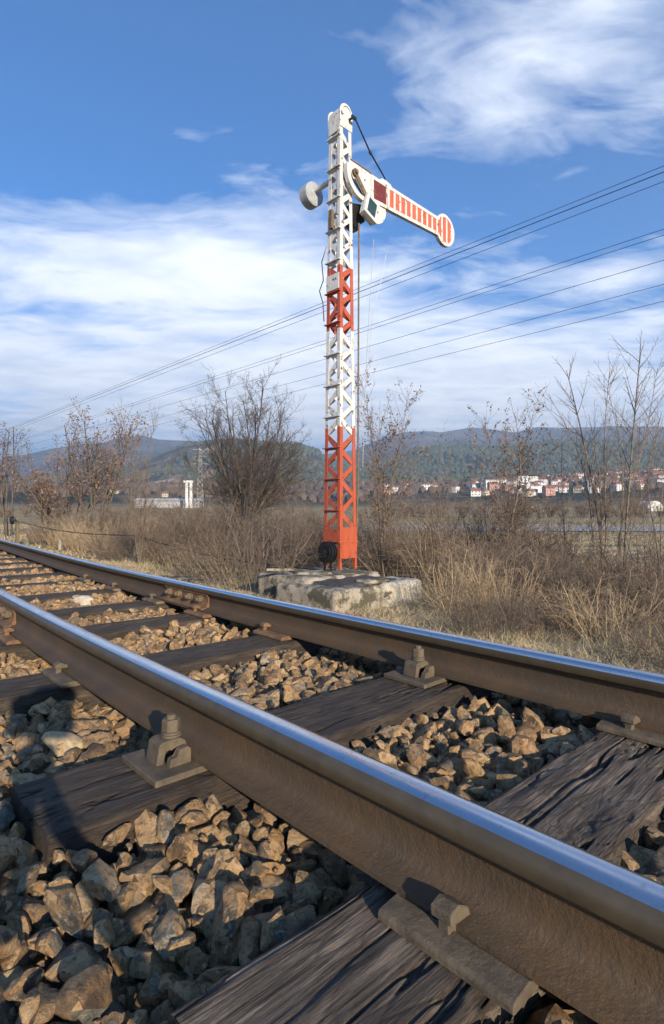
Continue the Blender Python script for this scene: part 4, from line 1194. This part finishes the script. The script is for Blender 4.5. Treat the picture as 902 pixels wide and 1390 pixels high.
# ---------------------------------------------------------------- grass, straw
def blades(name, X, Y, H, Wd, lean, mats, label, rng, K=4, curl=.5):
    n = len(X); Z = ground_z(X, Y) - .01
    a = rng.uniform(0, 2 * math.pi, n); la = rng.uniform(0, lean, n)
    base = np.stack([X, Y, Z], -1)
    u = np.linspace(0, 1, K)
    dirh = np.stack([np.cos(a), np.sin(a)], -1)
    P = np.zeros((n, K, 3))
    bend = rng.uniform(0, curl, n)
    for i, t_ in enumerate(u):
        hor = (la * t_ + bend * t_ * t_) * H
        P[:, i, :2] = base[:, :2] + dirh * hor[:, None]
        P[:, i, 2] = base[:, 2] + H * t_ * (1 - .35 * bend * t_) * np.cos(la * .5)
    b = rng.uniform(0, 2 * math.pi, n); side = np.stack([np.cos(b), np.sin(b), np.zeros(n)], -1)
    w = Wd[:, None] * np.array([1, .8, .5, .12][:K])[None]
    A = P - side[:, None, :] * w[..., None] / 2; B = P + side[:, None, :] * w[..., None] / 2
    V = np.stack([A, B], 2).reshape(-1, 3)
    nn_, i = np.meshgrid(np.arange(n), np.arange(K - 1), indexing='ij'); o = (nn_ * K + i) * 2
    q = np.stack([o, o + 1, o + 3, o + 2], -1).reshape(-1, 4)
    ob = link(name, npmesh(name, V, q, mats)); tag(ob, label, 'grass', kind='stuff')
rg = np.random.default_rng(8)
def scatter_sn(n, s0, s1, n0, n1, clump=0.0):
    S = rg.uniform(s0, s1, n); Nn = rg.uniform(n0, n1, n)
    P = track(S, Nn); return P[:, 0], P[:, 1], Nn
# short dry grass on the verge
X, Y, Nn = scatter_sn(120000, -4.5, 11, 2.15, 5.2)
k = (fbm(X * 1.6, Y * 1.6, 2.2, 3) + .45 * np.clip((Nn - 2.2) / 1.6, 0, 1) + np.where(X < -1.2, -.20, .12) > rg.uniform(-.25, .35, len(X))) & (np.abs(np.arctan2(X, Y)) < .64) & (Y > 1.5)
inb = (((X - BC.x) * NV[0] + (Y - BC.y) * NV[1]) > -.02) & (((X - BC.x) * NV[0] + (Y - BC.y) * NV[1]) < 1.25) & (((X - BC.x) * DV[0] + (Y - BC.y) * DV[1]) > -.04) & (((X - BC.x) * DV[0] + (Y - BC.y) * DV[1]) < 1.9)
k &= ~inb
X, Y = X[k], Y[k]; Nn = Nn[k]
blades('short_grass', X, Y, rg.uniform(.03, .10, len(X)) * (1 + .5 * np.clip(Nn - 3, 0, 2)), rg.uniform(.0015, .004, len(X)), 1.2, ['dry_grass'], 'short dry grass with some green on the verge behind the far rail', rg, 4, .9)
# long straw in the brush, taller at the left
X, Y, Nn = scatter_sn(70000, -4.5, 22, 3.6, 10)
k = (fbm(X * .9 + 5, Y * .9, 7.2, 3) + np.where(X < -1.2, .05, -.42) > rg.uniform(-.45, .35, len(X))) & (np.abs(np.arctan2(X, Y)) < .64) & (Y > 2.5)
k &= ~((((X - BC.x) * NV[0] + (Y - BC.y) * NV[1]) > -.1) & (((X - BC.x) * NV[0] + (Y - BC.y) * NV[1]) < 1.3) & (((X - BC.x) * DV[0] + (Y - BC.y) * DV[1]) > -.3) & (((X - BC.x) * DV[0] + (Y - BC.y) * DV[1]) < 1.9))
X, Y, Nn = X[k], Y[k], Nn[k]
Hh = rg.uniform(.16, .40, len(X)) * np.where(X < -1.2, 1.1 + 2.1 * np.clip((Nn - 4.6) / 2, 0, 1) * np.clip(.10 + 1.5 * fbm(X * .8, Y * .8, 1.1, 3), .0, .5) * np.clip((-1.8 - X) / 2.5, .25, 1), 1.0)
blades('tall_grass', X, Y, Hh, rg.uniform(.003, .007, len(X)) * (1 + (Hh > .6) * .5), .5, ['straw'], 'tall straw coloured dry grass among the bushes', rg, 4, .5)
# rough cover of the open field
Xf = rg.uniform(-26, 30, 60000); Yf = rg.uniform(9, 42, 60000)
k = (np.abs(np.arctan2(Xf, Yf)) < .6) & ~((np.abs(Yf - (32.0 - .03 * Xf)) < 5.2) & (Xf > -6)); Xf, Yf = Xf[k], Yf[k]
blades('field_grass', Xf, Yf, rg.uniform(.03, .12, len(Xf)), rg.uniform(.008, .02, len(Xf)), .8, ['dry_grass'], 'dry stubble grass covering the open field', rg, 4, .6)
# pebbles on the path beyond the far rail
def pebbles():
    rng = np.random.default_rng(31); V0, Fc = ico(1)
    shapes = [rock_shape(rng, V0, .06, 9) for _ in range(12)]
    S = rng.uniform(-4, 16, 9000); Nn = rng.uniform(1.9, 3.9, 9000) ; Nn = np.where(rng.random(9000) < .5, 1.85 + np.abs(rng.normal(0, .3, 9000)), Nn)
    P = track(S, Nn); Z = ground_z(P[:, 0], P[:, 1]); sz = rng.uniform(.008, .026, 9000)
    base = np.stack(shapes)[rng.integers(0, 12, 9000)] * sz[:, None, None]
    Q = np.einsum('nij,nvj->nvi', rotmats(rng, 9000), base); P[:, 2] = Z + sz * .1; Q += P[:, None, :]
    nv = Q.shape[1]
    o = link('pebbles', npmesh('pebbles', Q.reshape(-1, 3), (Fc[None] + (np.arange(9000) * nv)[:, None, None]).reshape(-1, 3), ['stone'])); tag(o, 'loose small stones on the verge beyond the far rail', 'gravel', kind='stuff')
pebbles()

# ---------------------------------------------------------------- distance: hedge, forest, town
def hedge():
    rng = np.random.default_rng(19)
    protos = []
    for sd in range(4):
        r2 = np.random.default_rng(200 + sd); st = []
        for _ in range(6):
            a = r2.uniform(0, 6.28); l_ = r2.uniform(.1, .6); st.append(((.2 * math.cos(a), .2 * math.sin(a), 0), (l_ * math.cos(a), l_ * math.sin(a), 1), r2.uniform(2.6, 4.2), .07))
        lv = grow(r2, st, [dict(wob=.08, up=.03, n=8, t0=.1, ang=(25, 65), len=(.3, .55), rr=.5, rmin=.02), dict(wob=.12, up=.03, n=7, t0=.15, ang=(25, 65), len=(.4, .6), rr=.6, rmin=.014), dict(wob=.15, up=0.0)], 4)
        t = empty('bare_tree', (0, 0, 0)); Vs = []; Fs = []; off = 0
        V, q = tubes('', lv[0][0], lv[0][1], None, 4); link('trunk', npmesh('trunk', V, q, ['bark']), t)
        for i in (1, 2):
            V, q = tubes('', lv[i][0], lv[i][1] * 1.2, None, 3); Vs.append(V); Fs.append(q + off); off += len(V)
        link('crown', npmesh('crown', np.concatenate(Vs), Fs, ['twig_brown']), t); protos.append([t, False])
    G = 'row of brown leafless trees along the far side of the field'
    for i in range(95):
        px_ = rng.uniform(470, 960) if i < 62 else rng.uniform(-60, 430); D = rng.uniform(84, 115)
        x = (px_ - 451) / 760 * D; pr = protos[rng.integers(0, 4)]
        o = pr[0] if not pr[1] else copy_tree(pr[0]); pr[1] = True
        s = rng.uniform(.6, 1.0) * (.85 if px_ < 430 else 1)
        if 440 < px_ < 560: s *= .7
        o.location = (x, D, gz(x, D) - .1); o.rotation_euler = (0, 0, rng.uniform(0, 6.28)); o.scale = (s * 1.25, s * 1.25, s)
        tag(o, 'brown leafless tree in the row at the far side of the field', 'tree', G)
hedge()

def forest(name, label, n, rfun, mask, size, mt, seed, sub=1):
    rng = np.random.default_rng(seed)
    az = rng.uniform(-.60, .60, n); r = rfun(rng, n); X = r * np.sin(az); Y = r * np.cos(az)
    k = mask(X, Y, r, az, rng); X, Y, r = X[k], Y[k], r[k]; n = len(X)
    V0, Fc = ico(sub)
    Z = ground_z(X, Y); s = rng.uniform(.7, 1.35, n) * size
    Q = V0[None] * np.stack([s, s, s * rng.uniform(1.0, 1.7, n)], -1)[:, None, :] * rng.uniform(.75, 1.2, (n, len(V0), 1))
    Q += np.stack([X, Y, Z + s * .6], -1)[:, None, :]
    nv = len(V0)
    o = link(name, npmesh(name, Q.reshape(-1, 3), (Fc[None] + (np.arange(n) * nv)[:, None, None]).reshape(-1, 3), [mt])); tag(o, label, 'forest', kind='stuff')
fm = lambda X, Y: fbm(X / 190., Y / 190., 4.0, 5)
forest('hill_forest', 'dark green evergreen woods covering the nearer hills', 26000, lambda r, n: np.sqrt(r.uniform(950 ** 2, 2500 ** 2, n)),
       lambda X, Y, r, az, rg_: (fm(X, Y) + .22 * np.clip((r - 1200) / 600, -1, 1) + np.where(az > .12, .10, -.02) > .02 + rg_.uniform(-.1, .1, len(X))) & ~((np.abs(X + 420) < 60) & (np.abs(Y - 1290) < 210)) & ~((np.abs(X + 395) < 34) & (np.abs(Y - 1850) < 120)) & ~((np.abs(X + 330) < 30) & (np.abs(Y - 1500) < 90)), 6.0, 'distant_forest', 3)
forest('bare_wood', 'brown leafless woods on the lower slopes', 9000, lambda r, n: np.sqrt(r.uniform(480 ** 2, 1700 ** 2, n)),
       lambda X, Y, r, az, rg_: (fbm(X / 120., Y / 120., 14.0, 4) > -.05 + rg_.uniform(-.2, .2, len(X))) & ~((np.abs(X + 420) < 60) & (np.abs(Y - 1290) < 210)), 3.6, 'brown_wood', 4)

def house_mats():
    for nm, c in (('wall_white', (.72, .70, .66)), ('wall_cream', (.62, .54, .40)), ('wall_pink', (.55, .30, .24)), ('wall_brick', (.36, .20, .14)), ('wall_grey', (.38, .37, .36))):
        simple(nm, tuple(x * .85 for x in c), c, .5, .9, 0, 0)
    simple('roof_red', (.21, .095, .065), (.31, .145, .10), .8, .9, 0, 0); simple('roof_brown', (.16, .085, .06), (.24, .13, .09), .8, .9, 0, 0)
    simple('roof_grey', (.42, .44, .46), (.55, .56, .58), .8, .6, 0, 0); simple('window_dark', (.03, .035, .045), (.05, .055, .065), 1, .3, 0, 0)
house_mats()
def house_proto(wall, roof, w, d, h, rh, rows, hip=False):
    t = empty('house', (0, 0, 0))
    m = MB(); m.box(-w / 2, w / 2, -d / 2, d / 2, -4, h)
    if not hip: m.prism([(-w / 2 + .01, -d / 2 + .01, h), (-w / 2 + .01, d / 2 - .01, h), (-w / 2 + .01, 0, h + rh * .97)], (w - .02, 0, 0))
    m.build('wall', wall, t)
    m = MB(); e = .5
    if hip:
        V = [(-w / 2 - e, -d / 2 - e, h), (w / 2 + e, -d / 2 - e, h), (w / 2 + e, d / 2 + e, h), (-w / 2 - e, d / 2 + e, h), (-w / 5, 0, h + rh), (w / 5, 0, h + rh)]
        v = [m.bm.verts.new(p_) for p_ in V]
        for q in ((0, 1, 5, 4), (1, 2, 5), (2, 3, 4, 5), (3, 0, 4), (3, 2, 1, 0)): m._f([v[i] for i in q])
    else:
        for sy in (-1, 1):
            m.prism([(-w / 2 - e, 0, h + rh), (-w / 2 - e, 0, h + rh + .25), (-w / 2 - e, sy * (d / 2 + e), h - e * rh / (d / 2) + .25), (-w / 2 - e, sy * (d / 2 + e), h - e * rh / (d / 2))], (w + 2 * e, 0, 0))
    rf = m.build('roof', roof, t)
    m = MB(); m.box(w * .2, w * .2 + .7, -.4, .4, h + rh * .5, h + rh + .9); m.build('chimney', 'wall_brick', rf)
    for r in range(rows):
        for i in range(max(2, int(w / 3))):
            x = -w / 2 + (i + .5) * w / max(2, int(w / 3))
            m = MB(); m.box(x - .6, x + .6, -d / 2 - .05, -d / 2 + .1, 1.1 + r * 2.9, 2.5 + r * 2.9); m.build('window', 'window_dark', t)
    return t
HP = [('wall_white', 'roof_red', 11, 9, 6, 2.6, 2, False, 'white two storey house with a red gabled roof in the hillside town'),
      ('wall_cream', 'roof_red', 9, 8, 5.6, 2.6, 2, True, 'cream house with a red hipped roof in the hillside town'),
      ('wall_brick', 'roof_brown', 10, 8, 5.8, 2.4, 2, False, 'unplastered brick house with a brown roof in the hillside town'),
      ('wall_grey', 'roof_red', 8, 7, 3.4, 2.2, 1, False, 'low grey house with a red roof in the hillside town'),
      ('wall_white', 'roof_brown', 13, 10, 8.6, 2.6, 3, True, 'tall white three storey house with a brown hipped roof in the hillside town'),
      ('wall_pink', 'roof_red', 11, 9, 8.4, 2.6, 3, False, 'tall pinkish three storey house with a red roof in the hillside town')]
def town():
    rng = np.random.default_rng(23)
    pr = [[house_proto(*h[:8]), False, h[8]] for h in HP]
    def put(k, px_, D, rz, s=1.0):
        p_ = pr[k]; o = p_[0] if not p_[1] else copy_tree(p_[0]); p_[1] = True
        x = (px_ - 451) / 760 * D; o.location = (x, D, gz(x, D)); o.rotation_euler = (0, 0, rz); o.scale = (s, s, s)
        tag(o, p_[2], 'house', 'houses in the hillside town: ' + p_[2].split(' in the')[0])
    taken = []
    tries = 0; n = 0
    while n < 206 and tries < 12000:
        tries += 1
        if n < 178: px_ = 640 + 290 * rng.random() ** .8; D = rng.uniform(520, 980)
        elif n < 200: px_ = rng.uniform(520, 680); D = rng.uniform(560, 800)
        else: px_ = rng.uniform(0, 430); D = rng.uniform(430, 700)
        x = (px_ - 451) / 760 * D
        if any((x - a) ** 2 + (D - b) ** 2 < 13 ** 2 for a, b in taken): continue
        # town keeps to the foot of the hill, thinning out above
        if rng.random() < (D - 550) / 500 and px_ < 800: continue
        taken.append((x, D)); put(int(rng.choice([0, 0, 0, 1, 2, 3, 4, 4, 5])), px_, D, rng.uniform(-.9, .9), rng.uniform(.62, .95)); n += 1
    # landmark buildings
    def at_ground(px_, D): x = (px_ - 451) / 760 * D; return (x, D, gz(x, D))
    loc = at_ground(690, 640); t = empty('factory', loc, .12); tag(t, 'long white flat roofed factory at the foot of the hill', 'building')
    m = MB(); m.box(-30, 30, -9, 9, -6, 7); m.box(6, 30, -12, -9.01, -6, 12); m.build('wall', 'wall_white', t); m = MB(); m.box(-31, 31, -10, 10, 7.01, 7.8); m.build('roof', 'roof_grey', t)
    for i in range(9): m = MB(); m.box(-28 + i * 3.8, -25.6 + i * 3.8, -9.15, -8.9, 2, 5); m.build('window', 'window_dark', t)
    loc = at_ground(716, 560); t = empty('church', loc, 0); tag(t, 'white church tower with a pointed dark cap in the town', 'church')
    m = MB(); m.box(-2.2, 2.2, -2.2, 2.2, -4, 13); m.build('tower', 'wall_white', t); m = MB(); m.cyl((0, 0, 13), (0, 0, 18), 2.9, .1, n=4); m.build('spire', 'roof_grey', t)
    m = MB(); m.box(2.21, 14, -4, 4, -4, 6); m.build('wall', 'wall_white', t)
    loc = at_ground(806, 560); t = empty('concrete_frame_building', loc, .1); tag(t, 'unfinished grey concrete building with open dark storeys in the town', 'building')
    m = MB()
    for k in range(4): m.box(-9, 9, -5, 5, k * 3 - .3, k * 3)
    for i in range(7): m.box(-8.8 + i * 2.8, -8.3 + i * 2.8, -4.9, -4.4, -3, 9)
    m.build('frame', 'wall_grey', t); m = MB(); m.box(-8.5, 8.5, -3.5, 4.5, -3, 8.6); m.build('shade_block', 'window_dark', t)  # dark box added inside, its colour stands for the shade in the storeys
    loc = at_ground(884, 190); t = empty('white_shed', (loc[0], loc[1], loc[2]), .2); tag(t, 'small white domed shed at the edge of the field, far right', 'shed')
    m = MB(); m.prism([(-3, -2, -1)] + [(3 * math.cos(a), -2, .8 + 2.6 * math.sin(a)) for a in np.linspace(math.pi, 0, 10)] + [(3, -2, -1)], (0, 5, 0)); m.build('wall', 'wall_white', t)
    # left: silos, lattice pylon, long pale hall
    loc = at_ground(240, 330); t = empty('industrial_hall', loc, .1); tag(t, 'long pale hall beside the white silo tower, left', 'building')
    m = MB(); m.box(-22, 14, -6, 6, -4, 4.0); m.build('wall', 'wall_grey', t); m = MB(); m.prism([(-23, -7, 4.01), (-23, 7, 4.01), (-23, 0, 5.6)], (38, 0, 0)); m.build('roof', 'roof_grey', t)
    loc = at_ground(262, 320); t = empty('silo_tower', loc, 0); tag(t, 'white twin silo tower by the pale hall, left of the big tree', 'tower')
    for x in (-1.2, 1.2): m = MB(); m.cyl((x, -9, -3), (x, -9, 14), .85, n=14); m.build('silo', 'wall_white', t)
    m = MB(); m.box(-2.6, 2.6, -10.2, -7.8, 14.01, 15.2); m.build('head_house', 'wall_white', t)
    loc = at_ground(272, 400); t = empty('pylon', loc, .2); tag(t, 'thin pale lattice pylon standing behind the silo tower', 'pylon')
    m = MB(); H = 42
    for a in (-1, 1):
        for b in (-1, 1): m.bar((a * 2.4, b * 2.4, -2), (a * .5, b * .5, H), .22, .22)
    for k in range(11):
        z0, z1 = k * H / 11, (k + 1) * H / 11; w0 = 2.4 - 1.9 * z0 / H; w1 = 2.4 - 1.9 * z1 / H
        for b in (-1, 1): m.bar((-w0, b * w0, z0), (w1, b * w1, z1), .14, .14); m.bar((w0, b * w0, z0), (-w1, b * w1, z1), .14, .14)
    m.build('mast', 'wall_grey', t)
    for z in (H * .72, H * .84, H * .96): m = MB(); m.bar((-5, 0, z), (5, 0, z), .25, .25); m.build('crossarm', 'wall_grey', t)
town()

# ---------------------------------------------------------------- the photographer's tripod, just behind the lens; only its shadow shows
t = empty('tripod', (0, -.16, -.10)); tag(t, 'black camera tripod whose shadow falls on the stones and rail at the lower left', 'tripod')
top = Vector((0, 0, .50))
for k, (x, y) in enumerate(((.30, .17), (-.28, .14), (.02, -.42))):
    m = MB(); q = top.lerp(Vector((x, y, 0)), .5); m.cyl(top + Vector((x, y, 0)) * .05, q, .016, n=10); m.cyl(q, (x, y, 0), .012, n=10); m.build('leg', 'black_iron', t)
m = MB(); m.cyl((0, 0, .36), (0, 0, .56), .016, n=12); m.cyl((0, 0, .49), (0, 0, .53), .04, n=14); m.build('column', 'black_iron', t)
t = empty('camera', (0, -.16, .46)); tag(t, 'black camera on the tripod, seen only as a shadow', 'camera')
m = MB(); m.box(-.072, .072, -.03, .03, 0, .085); m.prism([(-.03, -.03, .085), (.03, -.03, .085), (.02, -.03, .11), (-.02, -.03, .11)], (0, .06, 0)); m.build('body', 'black_iron', t)
m = MB(); m.cyl((0, .03, .045), (0, .125, .045), .038, n=20); m.build('lens', 'black_iron', t)

# ---------------------------------------------------------------- haze
HAZE = True
if HAZE:
    m = bpy.data.materials.new('thin_haze'); m.use_nodes = True; nt = m.node_tree; nt.nodes.clear()
    pv = nt.nodes.new('ShaderNodeVolumePrincipled'); pv.inputs['Color'].default_value = (.60, .76, 1.0, 1); pv.inputs['Density'].default_value = .00027
    pv.inputs['Anisotropy'].default_value = .2
    o_ = nt.nodes.new('ShaderNodeOutputMaterial'); nt.links.new(pv.outputs[0], o_.inputs['Volume']); M['haze'] = m
    mb = MB(); mb.box(-9700, 9700, -9700, 9700, -60, 800); o = mb.build('haze', 'haze'); tag(o, 'thin blue air over the valley', 'haze', kind='stuff')

# ---------------------------------------------------------------- sky, sun, camera
SUN = Vector((.0738, -.1575, .0510)).normalized()
el = math.asin(SUN.z); azs = math.atan2(SUN.x, SUN.y)
wld = bpy.data.worlds.new('World'); sc.world = wld; wld.use_nodes = True
nt = wld.node_tree; h = N(nt); bg = nt.nodes['Background']
sky = h.new('ShaderNodeTexSky', sky_type='NISHITA'); sky.sun_disc = False; sky.sun_elevation = el + R_(10); sky.sun_rotation = azs
sky.air_density = 1.0; sky.dust_density = .4; sky.ozone_density = 3.0; sky.altitude = 500
tc = h.new('ShaderNodeTexCoord'); sp = h.new('ShaderNodeSeparateXYZ'); h.link(tc.outputs['Generated'], sp.inputs[0])
zc = h.math('MAXIMUM', sp.outputs[2], .015)
px_ = h.math('DIVIDE', sp.outputs[0], h.math('ADD', zc, .05)); py_ = h.math('DIVIDE', sp.outputs[1], h.math('ADD', zc, .05))
cb = h.new('ShaderNodeCombineXYZ'); h.link(px_, cb.inputs[0]); h.link(py_, cb.inputs[1])
def cloudnoise(scale, rot, sx, sy, detail=9, rough=.58, loc=(0, 0, 0), dist=.3):
    mp = h.new('ShaderNodeMapping'); mp.inputs['Scale'].default_value = (sx, sy, 1); mp.inputs['Rotation'].default_value = (0, 0, rot); mp.inputs['Location'].default_value = loc
    h.link(cb.outputs[0], mp.inputs['Vector']); return h.noise(mp.outputs[0], scale, detail, rough, dist)
def blob(px, py, wx, wy, rot=0.0, amp=1.0):
    """a cloud bank centred on a direction, in cloud-layer coordinates"""
    dx, dz = (px - 451) / 760, (695 - py) / 760; nrm = math.sqrt(dx * dx + 1 + dz * dz); zz = dz / nrm + .05
    cx, cy = dx / nrm / zz, 1 / nrm / zz
    mp = h.new('ShaderNodeMapping', vector_type='TEXTURE'); mp.inputs['Location'].default_value = (cx, cy, 0); mp.inputs['Rotation'].default_value = (0, 0, rot); mp.inputs['Scale'].default_value = (wx, wy, 1)
    h.link(cb.outputs[0], mp.inputs['Vector']); l = h.new('ShaderNodeVectorMath', operation='LENGTH'); h.link(mp.outputs[0], l.inputs[0])
    g = h.math('MULTIPLY', l.outputs['Value'], l.outputs['Value']); g = h.math('POWER', 2.718, h.math('MULTIPLY', g, -1.0)); return h.math('MULTIPLY', g, amp)
bank = None
for b_ in (blob(120, 350, .75, .36, .1, .50), blob(280, 375, .50, .38, 0, .44), blob(820, 70, .50, .20, .55, .55), blob(640, 130, .32, .12, .7, .48), blob(300, 190, .10, .35, -.3, .17),
           blob(100, 470, 1.6, .8, 0, .45), blob(560, 500, 1.1, .9, 0, .50), blob(840, 375, .16, .14, .3, .38), blob(890, 430, .2, .16, 0, .35), blob(700, 560, 3.2, 1.9, 0, .60), blob(250, 560, 3.2, 1.9, 0, .62)):
    bank = b_ if bank is None else h.math('ADD', bank, b_)
n1 = cloudnoise(1.15, .45, 1.0, 1.6); n2 = cloudnoise(3.2, .5, .85, 1.6, 9, .6, (3, 1, 0), .9)
hz_ = h.math('MULTIPLY', h.math('SUBTRACT', .30, sp.outputs[2]), 1.6, clamp=True)
bank = h.math('ADD', bank, hz_)
nz = h.math('ADD', h.math('MULTIPLY', n1, .62), h.math('MULTIPLY', n2, .38))
dens = h.math('ADD', h.math('MULTIPLY', h.math('SUBTRACT', nz, .5), 2.5), h.math('SUBTRACT', bank, .32))
cov = h.ramp(dens, [(.0, 0.0), (.30, .45), (.62, .86), (.9, .96)])
cov = h.math('MULTIPLY', cov, h.math('MULTIPLY', sp.outputs[2], 30.0, clamp=True))
shade = h.ramp(cloudnoise(2.2, .3, 1, 1.4, 6, .6, (7, 2, 0)), [(.35, (8.3, 9.0, 10.1)), (.60, (11.2, 11.5, 12.0))])
skyc = h.mix(1.0, sky.outputs[0], (.10, .92, 1.52), 'MULTIPLY')
final = h.mix(cov, skyc, shade)
h.link(final, bg.inputs['Color']); bg.inputs['Strength'].default_value = .05

sl = bpy.data.lights.new('sun', 'SUN'); sl.energy = 5.0; sl.angle = R_(.53); sl.color = (1.0, .86, .67)
so = bpy.data.objects.new('sun', sl); col.objects.link(so); so.rotation_euler = (-SUN).to_track_quat('-Z', 'Y').to_euler()
cam = bpy.data.cameras.new('camera'); co = bpy.data.objects.new('view_camera', cam); col.objects.link(co)
cam.sensor_fit = 'VERTICAL'; cam.sensor_height = 36; cam.lens = 36 * F; cam.clip_start = .02; cam.clip_end = 30000
co.location = (0, 0, CAMZ); co.rotation_euler = (R_(90), 0, 0)
sc.camera = co
sc.render.engine = 'CYCLES'
sc.view_settings.view_transform = 'Standard'; sc.view_settings.look = 'None'; sc.view_settings.exposure = 1.48; sc.view_settings.gamma = 1.0
